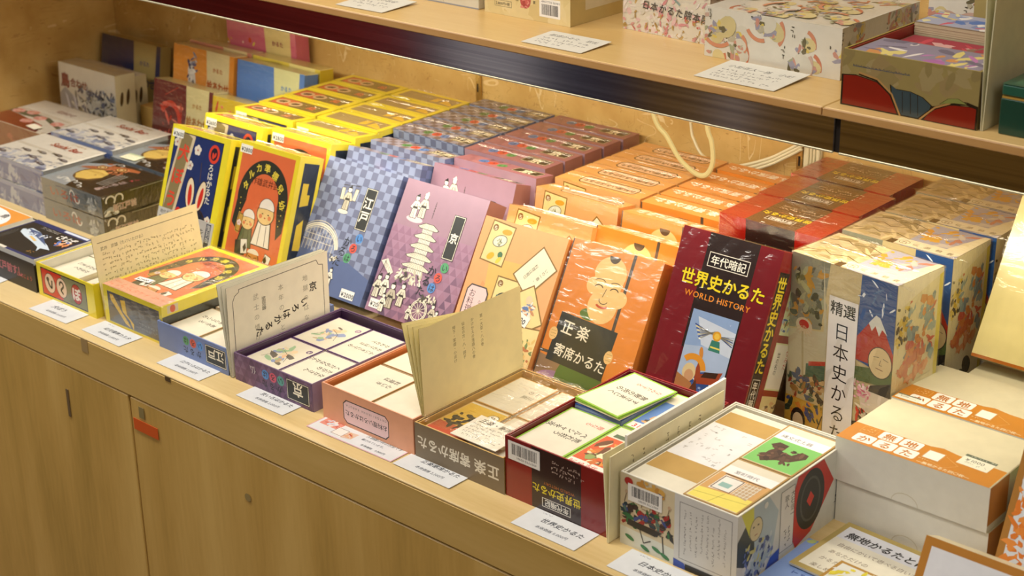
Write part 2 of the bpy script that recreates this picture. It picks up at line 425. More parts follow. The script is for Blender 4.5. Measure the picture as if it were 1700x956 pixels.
# ------------------------------------------------------------------ small drawings used by the prints
def barcode(W=50, H=24, seed=1, flip=False):
    A = Art(W, H, 'f0ece4'); rn = random.Random(seed); x = W * .1; y0 = H * .12
    A.l += 1
    while x < W * .9:
        w = rn.choice((.5, .9, 1.4)) * W / 50; A.rect(x, y0, w, H * .58, '1c1c20', up=0); x += w + rn.choice((.5, .9)) * W / 50
    A.text('4907770 00981', W * .1, H * .77, H * .17, '3a3a3e', sx=1.1)
    return A
def robed(A, x, y, h, body='e9e4d4', line='3c352c', lean=0, hair='2a2622', face='f2ecda', fan=False):
    """a small standing figure in a long robe"""
    k = h / 10
    A.poly([(x - 1.7 * k, y), (x + 1.9 * k, y), (x + 1.5 * k + lean, y + 7.2 * k), (x - 1.2 * k + lean, y + 7.2 * k)], line)
    A.poly([(x - 1.4 * k, y + .2 * k), (x + 1.6 * k, y + .2 * k), (x + 1.2 * k + lean, y + 7 * k), (x - .9 * k + lean, y + 7 * k)], body)
    A.poly([(x - 2.6 * k, y + 4 * k), (x - 1.2 * k, y + 3.6 * k), (x - .1 * k, y + 6.8 * k), (x - 1 * k + lean, y + 7 * k)], body)
    A.line([(x - 2.6 * k, y + 4 * k), (x - 1.1 * k, y + 3.6 * k), (x - .2 * k, y + 6 * k)], .22 * k, line)
    A.poly([(x + 2.8 * k, y + 4.1 * k), (x + 1.5 * k, y + 3.7 * k), (x + .5 * k, y + 6.6 * k), (x + 1.3 * k + lean, y + 7 * k)], body)
    A.line([(x + 2.8 * k, y + 4.1 * k), (x + 1.5 * k, y + 3.7 * k), (x + .6 * k, y + 6 * k)], .22 * k, line)
    A.rect(x - 1.2 * k, y + 3.9 * k, 2.5 * k, .9 * k, line)
    A.line([(x + .3 * k, y + .2 * k), (x + .1 * k, y + 3.8 * k)], .2 * k, line); A.line([(x - .7 * k, y + .3 * k), (x - .5 * k, y + 3.6 * k)], .16 * k, line, up=0)
    A.ell(x + lean, y + 8.3 * k, 1.15 * k, 1.3 * k, line, n=12); A.ell(x + lean, y + 8.2 * k, .95 * k, 1.1 * k, face, n=12)
    A.ell(x + lean, y + 8.8 * k, 1.05 * k, .8 * k, hair, n=10, a0=0, a1=180); A.ell(x + lean + .3 * k, y + 9.7 * k, .45 * k, .4 * k, hair, n=8)
def circ_kana(A, x, y, r, ch, c, rot=0, tc='1f2430'):
    A.ell(x, y, r, r, c, n=18); A.text(ch, x - r * .72, y - r * .58, r * 1.5, tc, rot=0, bold=.02)
def irohas(A, x, y, st, order, rot=0, tint='20242c'):
    """いろは in three discs running downwards with かるた beside it"""
    for i, (ch, c) in enumerate(zip('いろは', order)):
        circ_kana(A, x - i * st * .36, y - i * st, st * .46, ch, c)
    for i, ch in enumerate('かるた'): A.text(ch, x - st * 1.75 - i * st * .3, y - i * st * .98 - st * .95, st * 1.02, tint, bold=.015)
def label2(A, x, y, w, h, s, rot=0):
    A.rect(x, y, w, h, '23251f', rot); A.frame(x + 1, y + 1, w - 2, h - 2, .9, 'ece6cf', 0)
    n = len(s); c = (h - 6) / max(n, 1) if n > 1 else w * .72
    sz = min(w * .78, c); 
    for i, ch in enumerate(s): A.text(ch, x + w / 2 - sz / 2, y + h / 2 + sz * (n / 2 - i - 1) + sz * .08 + (sz * .06 * (n - 1 - 2 * i)), sz, 'f2ecd8', bold=.028)

def checks(A, s, c1, c2, top=None):
    A.l += 1; W, H = A.W, A.H
    for i in range(int(W / s) + 1):
        for j in range(int(H / s) + 1):
            if (i + j) % 2: A.rect(i * s, j * s, s, s, c2, up=0)
def edo_cover(W=165, H=210):
    A = Art(W, H, '8792b0'); checks(A, W / 13, '', '666c88')
    A.l += 1
    A.poly([(0, 0), (W, 0), (W, 42), (110, 58), (60, 52), (0, 66)], '566690')
    # carrier with two boxes
    A.ell(66, 131, 11, 3.5, 'e7dfc8', n=14)
    robed(A, 67, 134, 40, 'c9c0a6'); [(A.rect(x, y, 8, 20, 'd8d2bc', r), A.frame(x, y, 8, 20, .7, '3c352c', r), A.line([(x + 4, y + 1), (x + 3.5, y + 19)], .4, '5c5444')) for x, y, r in ((51, 148, 6), (77, 151, -4))]
    A.line([(50, 172), (86, 176)], 1, '3c352c')
    label2(A, 101, 110, 25, 68, '江戸')
    irohas(A, 119, 98, 17, ('4c86c8', 'd0503c', '4f9a68'))
    # arched bridge
    for d, t, c in ((0, 5.5, 'e6e0cc'), (-5, 1.2, 'e6e0cc'), (5.5, 1, 'e6e0cc')): A.arc(34, 62, 46 + d * .6, 40 + d, t, c, 12, 176, 26)
    A.arc(34, 62, 46, 40, .5, '4b4638', 12, 176, 26)
    for k in range(-4, 6): 
        x = 34 + k * 7.2; y = 62 + 38 * math.sqrt(max(0, 1 - (k * 7.2 / 46) ** 2)); A.line([(x, 58), (x, y)], .8, 'e6e0cc', up=0)
    A.line([(2, 74), (68, 74)], .8, 'e6e0cc'); A.line([(4, 84), (62, 84)], .8, 'e6e0cc')
    A.blobs(72, 52, 14, 10, ['cfc7ae', '4b4638', 'e6e0cc'], 22, 1.2, 2.6, 3)
    for i, (x, y, h) in enumerate([(20, 22, 26), (44, 18, 30), (56, 20, 28), (84, 14, 30), (8, 8, 24), (32, 5, 24), (66, 6, 22)]): robed(A, x, y, h, random.Random(i).choice(['e8e2d0', 'c4bca6', 'dcd5c0']))
    return A
def kyo_cover(W=168, H=210, full=True):
    A = Art(W, H, '9c7c8c')
    s = 14.5; rn = random.Random(2); A.l += 1
    for j in range(12):
        y = j * s * .87; f = max(0, 1 - j / 10.5)
        if f <= 0: break
        for i in range(-1, 13):
            x = (i + (j % 2) * .5) * s; k = rn.choice((0, .5, 1)) * f
            c = [int(a + (b - a) * k * .9) for a, b in zip((150, 110, 134), (84, 60, 88))]
            A.tri([(x, y), (x + s, y), (x + s / 2, y + s * .87)], tuple(c))
            k = rn.choice((0, .25, .6)) * f; c = [int(a + (b - a) * k * .9) for a, b in zip((160, 122, 146), (96, 68, 96))]
            A.tri([(x + s / 2, y + s * .87), (x + s * 1.5, y + s * .87), (x + s, y)], tuple(c))
    A.ell(38, 152, 17, 5, 'd8c3c8', n=16); robed(A, 32, 153, 38); robed(A, 48, 156, 41, 'd8d2bd', hair='e9e4d4')
    # five storey pagoda
    A.line([(71, 160), (71, 186)], .8, '3c352c')
    for i in range(4): A.line([(69.5, 168 + i * 4), (72.5, 168 + i * 4)], .6, '3c352c')
    for i in range(5):
        y = 148 - i * 15.5; w = 17 + i * 2
        A.poly([(71 - w - 5, y - 3), (71 - w, y - 6), (71 + w, y - 6), (71 + w + 5, y - 3), (71 + w * .5, y + 3.6), (71 - w * .5, y + 3.6)], '423c32')
        A.poly([(71 - w - 3, y - 3), (71 - w, y - 5.2), (71 + w, y - 5.2), (71 + w + 3, y - 3), (71 + w * .46, y + 2.8), (71 - w * .46, y + 2.8)], 'dcd5bf')
        for k in range(-4, 5): A.line([(71 + k * w * .11, y + 2.6), (71 + k * w / 4.2, y - 5)], .45, '5a5344', up=0)
        A.rect(71 - w * .62, y - 12, w * 1.24, 6, 'e9e3d0'); A.l += 1
        for k in range(9): A.rect(71 - w * .6 + k * w * .15, y - 12, .6, 6, '4a4438', up=0)
    A.blobs(40, 58, 50, 18, ['d9d2bc', '4a4438', 'c3bba4', 'e9e3d0'], 46, 2, 4.5, 4)
    label2(A, 113, 108, 23, 68, '京')
    irohas(A, 126, 96, 17, ('4f9a68', 'd0503c', '4c86c8'))
    A.poly([(2, 78), (26, 60), (32, 66), (14, 84)], 'e6e0cc'); A.line([(2, 40), (12, 82)], .8, '3c352c')
    for i in range(5): A.line([(10, 80), (12 + i * 4, 62 + i * 1.2)], .4, '4a4438', up=0)
    for i, (x, y, h) in enumerate([(10, 22, 38), (24, 26, 38), (42, 12, 42), (62, 20, 38), (30, 4, 30)]): robed(A, x, y, h, ['d9d2bc', 'e9e3d0', 'b9b09a', 'dcd5bf', 'e9e3d0'][i])
    A.arc(104, 24, 15, 15, 4, 'e6e0cc'); A.arc(104, 24, 15, 15, .7, '3c352c'); A.l += 1
    for k in range(12): a = k * .5236; A.line([(104, 24), (104 + 14 * math.cos(a), 24 + 14 * math.sin(a))], .8, 'e6e0cc', up=0)
    A.blobs(98, 38, 34, 12, ['d9d2bc', '4a4438', 'e9e3d0'], 26, 2, 4, 7); robed(A, 86, 6, 24); robed(A, 130, 12, 30, 'c8c0a8'); robed(A, 140, 8, 26)
    return A
def plum(A, x, y, r, c='ece2d4'):
    A.l += 1
    for k in range(5): a = k * 1.2566 + .3; A.ell(x + r * .55 * math.cos(a), y + r * .55 * math.sin(a), r * .48, r * .48, c, n=9, up=0)
    A.ell(x, y, r * .2, r * .2, 'c05040', n=6)
def inu_cover(W=150, H=210):
    A = Art(W, H, 'eede36'); m = 9; A.rect(m, m, W - 2 * m - 6, H - 2 * m, '262338'); A.rect(m + 1.5, m + 1.5, W - 2 * m - 9, H - 2 * m - 3, '26356a')
    a = Art(W - 2 * m - 9, H - 2 * m - 3)
    for x, y, r in ((8, 172, 8), (63, 168, 9), (50, 140, 8), (116, 60, 8), (96, 20, 7)): plum(a, x, y, r)
    a.poly([(-14, 0), (22, 0), (52, 186), (50, 192), (22, 200), (13, 180)], 'd8c6a4'); a.poly([(-8, 0), (16, 0), (45, 184), (22, 194), (17, 178)], '8c7c56')
    for i, ch in enumerate('犬ぼう'): a.text(ch, 14 - i * 6.5, 146 - i * 40, 30, 'dc4a34', bold=.035)
    a.arc(105, 169, 11, 13, 5, 'dc4632'); a.ell(105, 169, 8.4, 10.4, '2a2434', n=16); a.ell(103, 166, 2.6, 6, 'dc4632', 12, n=10); a.ell(108, 168, 2.2, 4.6, 'dc4632', -14, n=10)
    a.text('ろはかるた', 96, 152, 14, 'f0ead8', vert=True, bold=.02, rot=4)
    a.line([(78, 150), (82, 118)], 1.2, '5a4630')
    # papier mache dog with upright ears
    a.ell(80, 38, 37, 40, '3a2c30', n=26); a.ell(80, 38, 34, 37, '20263a', n=26)
    for ex, ro in ((62, 6), (90, -8)):
        a.ell(ex, 96, 11.5, 27, '3a2c30', ro, n=20); a.ell(ex, 96, 10, 25, 'ead8b8', ro, n=20); a.ell(ex + .5, 93, 4.8, 18, 'cf3326', ro, n=16)
    a.ell(74, 38, 19, 30, 'eae6e2', 8, n=22); a.poly([(60, 60), (70, 66), (78, 12), (56, 12)], '9ca8c8')
    for ex in (60, 92): a.ell(ex, 46, 9.5, 11, 'eadcc4', n=16); a.ell(ex, 45, 5.5, 7, '20263a', n=14); a.ell(ex - 2, 48, 1.7, 2, 'f4f0ea', n=8)
    a.ell(40, 58, 8, 10, 'cf3326', n=12)
    A.put(a, m + 1.5, m + 1.5)
    A.rect(0, 26, W - 4, 44, 'c9c7c4'); A.put(Art(W - 40, 42, 'b9b6b6'), 24, 27)
    A.text('時代を超えて', 6, 60, 8, '2c2c34', bold=.01); A.rect(6, 42, 14, 14, '262a3c'); A.text('犬', 20, 43, 14, 'c84a3a', bold=.02)
    A.text('いろは', 26, 44, 11, '2c2c34'); A.text('の心を', 80, 44, 15, '24242c', bold=.012); A.scrib(30, 30, 92, 8, '50505c', 1, 2)
    A.rect(128, 27, 12, 40, '202a4c'); A.text('復刻版', 129, 66, 10.5, 'e8e6e0', vert=True)
    A.rect(110, 100, 0.1, 0.1, 'eede36')
    return A
def child(A, x, y, h, body, cap='efe8dc', skin='eccb88', hold=False):
    k = h / 10; ln = '3b3025'
    A.poly([(x - 3.2 * k, y), (x + 3 * k, y), (x + 2.2 * k, y + 5.4 * k), (x - 2 * k, y + 5.4 * k)], ln); A.poly([(x - 2.9 * k, y + .2 * k), (x + 2.7 * k, y + .2 * k), (x + 1.9 * k, y + 5.2 * k), (x - 1.7 * k, y + 5.2 * k)], body)
    A.line([(x - 1 * k, y + .3 * k), (x - .8 * k, y + 4.6 * k)], .16 * k, ln); A.line([(x + 1.2 * k, y + .3 * k), (x + .9 * k, y + 4.6 * k)], .16 * k, ln, up=0)
    A.ell(x, y + 7 * k, 2.75 * k, 2.35 * k, ln, n=20); A.ell(x, y + 7 * k, 2.55 * k, 2.15 * k, skin, n=20)
    A.ell(x + .1 * k, y + 8.1 * k, 2.5 * k, 2.3 * k, ln, n=16, a0=-5, a1=185); A.ell(x + .1 * k, y + 8.2 * k, 2.3 * k, 2.1 * k, cap, n=16, a0=-5, a1=185)
    A.ell(x - 1.4 * k, y + 6.4 * k, .55 * k, .5 * k, 'e08858', n=8); A.ell(x + 1.4 * k, y + 6.4 * k, .55 * k, .5 * k, 'e08858', n=8, up=0)
    A.ell(x - .9 * k, y + 7 * k, .28 * k, .16 * k, ln, n=6); A.ell(x + .9 * k, y + 7 * k, .28 * k, .16 * k, ln, n=6, up=0); A.ell(x, y + 6.2 * k, .28 * k, .15 * k, 'b83c2c', n=6, up=0)
def hyo_cover(W=144, H=210, obi=True):
    A = Art(W, H, 'ecd938'); m = 8; w, h = W - 17, H - 16; a = Art(w, h, 'dd7045')
    a.arc(66, 118, 48, 52, 22, '35372f', -8, 188, 34); a.poly([(8, 110), (30, 112), (20, 84), (14, 62), (4, 70)], '35372f'); a.poly([(103, 112), (125, 110), (124, 76), (112, 62)], '35372f')
    for i, ch in enumerate('タルカ準標兒幼'):
        t = R(166 - i * 25.5); x, y = 66 + 47 * math.cos(t), 118 + 51 * math.sin(t); a.text(ch, x - 8 * math.sin(t) - 5 * math.cos(t), y - 8 * abs(math.cos(t)) * 0 - 6, 14.5, 'e8d24c', rot=(math.degrees(t) - 90) * .8, bold=.035)
    for sx in (-1, 1):
        for i in range(4): a.ell(66 + sx * (50 - i * 1), 112 - i * 9, 1.2, 1.2, 'e0c050', n=6)
    a.text('作雄武井武', 34, 140, 13, '4a2c22', bold=.01)
    child(a, 42, 36, 60, '5c6644'); child(a, 80, 44, 76, 'efe8d6')
    a.poly([(14, 58), (24, 54), (30, 86), (18, 90)], 'c9a04c'); a.frame(16, 58, 11, 30, 1, '3b3025', -6); plum(a, 22, 72, 5, 'f0dcd8')
    a.rect(24, 20, 24, 24, '3b3b30', 8)
    for x, y, r in ((38, 24, 12), (90, 14, -14)): a.rect(x, y, 16, 24, 'ece8dc', r); a.frame(x, y, 16, 24, .8, '3b3025', r); a.poly([(x + 8, y + 4), (x + 12, y + 12), (x + 8, y + 20), (x + 3, y + 12)], '2c2a26')
    a.ell(68, 18, 16, 19, '3b3025', n=18); a.ell(68, 18, 14.5, 17.5, 'cb8a4c', n=18); a.ell(68, 30, 14, 8, 'e8dfce', n=14, a0=0, a1=180); a.ell(68, 8, 9, 7, 'e9e3d6', n=12)
    for ex in (62, 74): a.ell(ex, 21, 2.6, 1.6, 'f0ead8', n=8); a.ell(ex, 21, 1.1, 1.1, '28201c', n=6)
    a.line([(57, 26), (65, 24)], 1, '28201c'); a.line([(71, 24), (79, 26)], 1, '28201c'); a.ell(68, 15, 1.5, 3, 'e8dfce', n=8)
    A.put(a, m, m)
    if obi:
        A.rect(0, 0, W, 30, 'd9a088'); A.text('タケイ', 60, 8, 13, 'e6745a'); A.scrib(4, 4, 54, 20, 'dd6a4a', 2, 5); A.scrib(104, 6, 36, 14, 'e07a58', 1, 8)
    return A
def food_card(A, x, y, rot, ch, kind):
    a = Art(44, 60, '8a6a30'); a.rect(2, 2, 40, 56, 'ecd28e'); a.ell(8.5, 50, 5, 5, '8a6430', n=14); a.text(ch, 5, 46.5, 7.5, 'f4e8c8', bold=.02)
    if kind == 0:
        a.ell(24, 34, 13, 8.5, '50503c', 24, n=18); a.ell(24, 34, 12, 7.6, 'd8dcc8', 24, n=18); a.blobs(17, 28, 14, 11, ['6c7050', 'e8e8d8', 'b8b890'], 22, 1, 2.4, 2)
        a.ell(31, 49, 9, 4, 'dfa02c', 10, n=14); a.ell(33, 16, 4.6, 4.6, '4c7450', n=12); a.ell(17, 10, 7, 4.6, 'dfb020', 40, n=14); a.ell(33, 8, 3, 6, 'e0c840', -30, n=12)
    elif kind == 1:
        a.ell(22, 25, 16, 14.5, '26352c', n=22)
        for k in range(-3, 4): a.ell(22 + k * 3.6, 25, 3.4, 13.5 - abs(k) * 1.4, ['3c5648', '587464'][k % 2], k * -5, n=14)
        a.ell(22, 37, 4, 3, 'cfa040', n=8)
    elif kind == 2:
        a.blobs(8, 14, 28, 22, ['5c78a8', 'e8e2d6', '8090a8', 'dcd6c8', 'c89060'], 34, 2.4, 6, 11); a.ell(31, 42, 6, 6, 'e8c8a0', n=14); a.ell(12, 13, 7, 5, 'c8402c', n=10)
    else: a.blobs(10, 10, 26, 34, ['c07840', '7c8c50', 'e4c070'], 24, 2, 5, 9)
    A.put(a, x, y, rot)
def white_card(A, x, y, rot, st='いの一番、', st2='料理は親切'):
    a = Art(44, 62, '8a6a30'); a.rect(2, 2, 40, 58, 'f0e6c4'); a.text(st, 30, 50, 6, '4a4434', vert=True); a.text(st2, 14, 40, 6, '4a4434', vert=True); A.put(a, x, y, rot)
def ori_cover(W=155, H=210):
    A = Art(W, H, 'e4a86c'); A.poly([(0, 0), (W, 0), (W, 60), (30, 120)], 'e09c60'); A.poly([(48, 40), (80, 20), (140, 160), (30, 155)], 'dcb460')
    food_card(A, 12, 148, -4, 'ち', 0); food_card(A, 54, 74, 0, 'と', 1); white_card(A, 78, 142, -38); food_card(A, 118, 62, 34, 'い', 2); food_card(A, 118, 16, 6, 'る', 3)
    white_card(A, 62, 4, -20, 'る', ''); food_card(A, 90, -18, 8, 'お', 3)
    A.poly([(8, 6), (14, 0), (42, 0), (48, 6), (48, 104), (42, 112), (14, 112), (8, 104)], '4c4440'); A.poly([(10, 7), (15, 2), (41, 2), (46, 7), (46, 103), (41, 110), (15, 110), (10, 103)], 'eec8c4')
    A.text('お料理いろはかるた', 14, 105, 12.2, '2e2828', vert=True, bold=.012); A.text('ORYORI IROHA KARUTA', 35, 92, 6, '5c5050', rot=-90, gap=1.3)
    A.ell(38, 74, 3, 3, 'b87880', n=10); A.arc(38, 48, 3.4, 3.4, .5, '6c5c5c')
    return A
def raku_cover(W=150, H=210):
    A = Art(W, H, 'e08834'); A.poly([(0, 0), (W, 0), (W, 22), (70, 40), (0, 48)], '9a7a58'); A.ell(38, 10, 36, 20, 'a8809c', n=24); A.ell(76, 22, 40, 42, '5c7834', n=28)
    A.rect(-1, -2, 3, 214, '5a5040'); A.rect(104, 90, 5, 122, '54493a'); A.rect(0, 50, 20, 4, '50483a'); A.ell(60, 116, 14, 8, '5c7834', n=12)
    sk = 'ecc27c'
    A.ell(56, 156, 13, 12, sk, -12, n=18); A.ell(100, 146, 14, 12, sk, 20, n=18); A.poly([(50, 176), (58, 150), (62, 120), (78, 110), (92, 116), (96, 140), (102, 176)], sk)
    A.ell(76, 176, 26, 24, sk, n=26, a0=-10, a1=190); A.ell(78, 132, 24, 24, sk, n=22)
    A.ell(76, 200, 9, 9, '5a4c38', n=14, a0=180, a1=360); A.rect(67, 199, 18, 1.4, '5a4c38')
    for ex in (64, 90): A.arc(ex, 154, 7, 5, 1.3, '3e342a', 20, 165, 12); A.arc(ex, 161, 10, 6, .9, '3e342a', 30, 150, 10)
    A.arc(77, 140, 7, 5, 1, '3e342a', 170, 350, 12); A.line([(74, 144), (77, 156)], .9, '3e342a'); A.arc(77, 139, 13, 9, 3, 'c4552c', 225, 315, 12)
    A.rect(14, 42, 98, 68, '38382e', -3)
    A.text('正楽', 24, 84, 21, 'f0e8d0', bold=.02, rot=-4, gap=6); A.text('寄席かるた', 22, 53, 18, 'f0e8d0', bold=.02, rot=-4)
    for hx, hy in ((14, 78), (112, 70)): A.ell(hx, hy, 7, 9, sk, n=14); [A.line([(hx - 4, hy + k), (hx + 5, hy + k)], .6, 'a07c48', up=0) for k in (-4, 0, 4)]
    A.rect(0, 96, 30, 114, 'ec9440', up=1) if False else None
    return A
def red_cover(W=155, H=246):
    A = Art(W, H, '701820'); A.poly([(0, 0), (44, 0), (44, H), (0, H)], '781c24'); A.rect(42, 0, 76, H, '2e201e'); A.poly([(42, 0), (118, 0), (118, 60), (42, 96)], '5c1822')
    A.rect(48, 203, 62, 19, '241a1a'); A.frame(48, 203, 62, 19, 1, 'e8e0d0'); A.text('年代暗記', 52, 207, 13.5, 'f0eadc', bold=.02)
    for b, c in ((.07, '241a16'), (.03, 'ecd42c')): A.text('世界史かるた', 14, 176, 21.5, c, bold=b)
    A.text('WORLD HISTORY', 26, 160, 10.6, 'e88c2c', bold=.02, sx=1.08)
    p = Art(70, 108, 'a8b8d4'); p.poly([(0, 60), (70, 72), (70, 108), (0, 108)], '8ca4cc'); p.poly([(10, 100), (70, 92), (70, 60), (24, 66)], 'c8d0e0')
    for k in range(8): p.line([(40, 82 + k * .8), (8 + k * 1.5, 90 - k * 2.5)], 1.6, ['3c4c8c', 'd8c890'][k % 2], up=0)
    for k in range(5): p.line([(48, 82), (69, 86 - k * 3)], 1.6, ['3c4c8c', 'd8c890'][k % 2], up=0)
    p.ell(44, 82, 6.5, 6.5, 'd89c30', n=16); p.ell(44, 82, 4, 4, 'e8c050', n=12); p.poly([(38, 76), (50, 76), (54, 62), (36, 62)], '3c7c6c'); p.rect(38, 66, 15, 2, 'e0d060')
    p.poly([(0, 0), (70, 0), (70, 26), (40, 34), (14, 26)], '34508c'); p.blobs(24, 2, 46, 20, ['e8ecf0', '4468a4', '8ca4cc'], 26, 1.5, 4, 5, 2.5)
    p.poly([(28, 16), (60, 22), (66, 40), (54, 36), (34, 30), (30, 58), (26, 36)], '9c4428'); p.poly([(36, 26), (58, 30), (60, 38), (40, 34)], '40281c'); p.ell(28, 56, 3, 8, 'c8843c', 14, n=12)
    p.ell(17, 28, 10, 12, 'd8c090', n=18); p.ell(18, 24, 7, 8, 'c89870', n=14); p.arc(20, 32, 17, 17, 8, 'd89030', 10, 140, 16); p.poly([(0, 0), (34, 0), (24, 16), (0, 24)], 'b07848'); p.poly([(20, 0), (38, 0), (30, 22)], '5c3420')
    A.put(p, 46, 38)
    A.rect(126, 4, 24, 16, 'c8c0b0'); A.rect(127.5, 5.5, 21, 13, '2a2424'); A.text('かた店', 129, 8, 6.4, 'e8e0d0')
    return A
def red_side(D=97, H=246):
    """narrow side of the maroon box"""
    A = Art(D, H, '8a1c20'); A.rect(4, 20, 24, 200, '2c1e1c')
    A.text('世界史かるた', 5, 214, 22, 'ecd42c', vert=True, bold=.03); A.rect(7, 26, 18, 56, '201816'); A.frame(7, 26, 18, 56, .8, 'e8e0d0'); A.text('年代暗記', 10, 79, 12, 'f0eadc', vert=True, bold=.02)
    A.rect(40, 70, 44, 62, 'd8e0b0'); A.rect(42, 72, 40, 58, 'ece8dc'); A.text('なみだ', 70, 124, 9, 'c03c34', vert=True); A.text('世の名の', 50, 120, 8, '3c3830', vert=True)
    A.rect(40, 4, 44, 58, 'e0d098'); A.blobs(43, 14, 38, 40, ['806c50', 'd8b080', '605040', 'e8d8b0'], 40, 2, 6, 3); A.rect(40, 142, 44, 60, 'd8e0b0'); A.blobs(43, 146, 38, 50, ['4868a0', 'a8b8c8', 'c8a878', '50704c'], 40, 2, 6, 9)
    return A
def jp_cover(W=163, H=250):
    A = Art(W, H, 'cdb98a')
    A.poly([(0, H), (0, 150), (50, 160), (60, H)], '8c8c78'); A.blobs(4, 165, 50, 70, ['5c6050', '8c8c78', 'c09040', '40443a', 'a8a888'], 60, 3, 8, 1)
    A.poly([(50, H), (60, 160), (0, 148), (0, 60), (60, 70)], 'c8bfa0'); A.ell(24, 158, 13, 11, 'd8c8a8', n=16); A.ell(24, 160, 8, 6, 'c03428', n=14)
    for k in range(7): a = R(200 + k * 22); A.line([(24, 158), (24 + 15 * math.cos(a), 158 + 15 * math.sin(a))], .8, 'd0b890', up=0)
    A.line([(22, 150), (26, 84)], 3, 'b0a078'); A.poly([(30, 108), (60, 116), (60, 84), (30, 84)], '3c6450'); A.poly([(34, 112), (60, 120), (60, 114), (34, 106)], 'c03c2c'); A.blobs(4, 60, 56, 34, ['384c70', '485c44', 'a07840', '302c28', 'c8a878', '90402c'], 66, 3, 7, 2)
    A.poly([(0, 0), (60, 0), (60, 56), (0, 56)], 'c89c38'); A.blobs(2, 32, 56, 22, ['3c4880', 'd08030', 'c8a040', '304030'], 30, 3, 7, 4)
    A.ell(22, 26, 12, 17, '2c2420', n=16); A.ell(22, 24, 8.5, 12, 'd8c0a0', n=16); A.ell(22, 16, 6, 5, '2c2420', n=10); A.poly([(4, 0), (40, 0), (34, 12), (10, 12)], '403848'); A.line([(48, 6), (60, 44)], 1.6, '2c2420')
    # right part: plain generic mountain, an old man, dancers
    A.poly([(108, H), (104, 140), (W, 130), (W, H)], '28508c'); A.poly([(104, 168), (132, 206), (138, 204), (W, 162), (W, 140), (104, 140)], 'b02c20'); A.poly([(122, 193), (132, 206), (138, 204), (150, 184), (142, 190), (138, 180), (132, 192), (127, 184)], 'd8d8d0')
    A.blobs(106, 205, 56, 40, ['e0e8f0', '28508c', '3c689c'], 24, 1.5, 4.5, 6, 3); A.poly([(104, 130), (W, 142), (W, 118), (104, 112)], '54683c')
    A.ell(142, 146, 18, 21, '3c342c', n=22); A.ell(142, 146, 16.8, 19.8, 'd8c090', n=22); A.line([(132, 152), (140, 153)], .8, '3c342c'); A.line([(146, 153), (154, 151)], .8, '3c342c'); A.line([(136, 138), (147, 137)], .9, '6c3c2c'); A.line([(143, 150), (141, 143), (145, 143)], .7, '3c342c')
    A.poly([(112, 104), (W, 112), (W, 60), (120, 70)], 'd8c8b0'); A.blobs(106, 84, 24, 28, ['e0a0a8', 'c87080', 'e8d0c8'], 26, 2, 4, 8); A.poly([(130, 112), (W, 124), (W, 104), (128, 104)], '302c28')
    for i, (x, y, c) in enumerate([(118, 62, 'c83c2c'), (132, 54, '3c5cac'), (148, 66, '3c8c58'), (112, 40, 'd0b040'), (128, 26, '4c7448'), (148, 30, 'c84c34'), (156, 48, 'c8a878')]): A.blobs(x - 5, y, 10, 18, [c, c, '2c2824', 'e0d0b0'], 12, 2.5, 5, i, 2.2)
    A.rect(62, 0, 44, 212, 'ded8d2')
    A.text('精選', 64, 190, 19.5, '1c1a1a', bold=.02); A.text('日本史かるた', 71, 184, 25, '1c1a1a', vert=True, bold=.012, gap=4)
    return A
def jp_side(D=92, H=250):
    A = Art(D, H, 'e2d8ac'); A.rect(D - 8, 0, 8, H, 'd8c840'); A.poly([(0, H - 34), (D, H - 6), (D, H), (0, H)], 'e8e0c4')
    A.blobs(4, 170, 22, 52, ['d0b030', '3c342c', 'e0c860'], 36, 2, 6, 3); A.blobs(26, 140, 52, 84, ['90a8a8', 'c85848', 'e0d8b0', 'd08848', '789098'], 66, 4, 10, 5); A.blobs(12, 120, 54, 34, ['d08048', 'c86840', 'e0a070'], 22, 4, 10, 6)
    A.poly([(0, 110), (D - 8, 118), (D - 8, 40), (0, 20)], 'e6dcb4'); A.ell(42, 72, 14, 19, '50483a', 24, n=16); A.ell(40, 70, 12, 16, 'ece4c8', 24, n=16); A.ell(54, 92, 10, 14, '3c3c34', 30, n=12); A.blobs(4, 10, 70, 30, ['584c78', 'd0c040', '3c5c48', 'b04c38'], 26, 4, 9, 7)
    return A
def jp_top(W=163, D=92):
    A = Art(W, D, 'b9a684'); A.blobs(4, 4, 80, D - 8, ['a8966c', 'c8b488', '8c7c58', 'd0bc90', 'a89878'], 46, 6, 15, 4, 2.6)
    for k, y in enumerate((20, 46, 66)): A.line([(6, y), (26, y + 12), (40, y + 4), (60, y + 14), (84, y + 4)], 1.2, '4c4030')
    A.poly([(84, 0), (84, D), (W, D), (W, 0)], 'a0a0b0'); A.blobs(86, 40, 40, 46, ['d0a040', 'c89038', '9898b0'], 24, 4, 9, 5); A.blobs(124, 30, 38, 56, ['a8a4b4', 'b87868', '9898b0', 'c0b8b0'], 22, 5, 10, 6)
    A.poly([(72, 2), (W - 10, 2), (W, 12), (W, 24), (72, 24)], 'd9cfb2'); A.arc(84, 12, 7, 5.6, .7, '4c4438'); A.text('れ伝源頼義', 80, 8, 9, '4c4438', gap=7)
    A.rect(64, 0, 10, 14, '4c3c28'); A.poly([(W - 24, 24), (W, 24), (W, D), (W - 8, D)], 'dcd2b0')
    return A
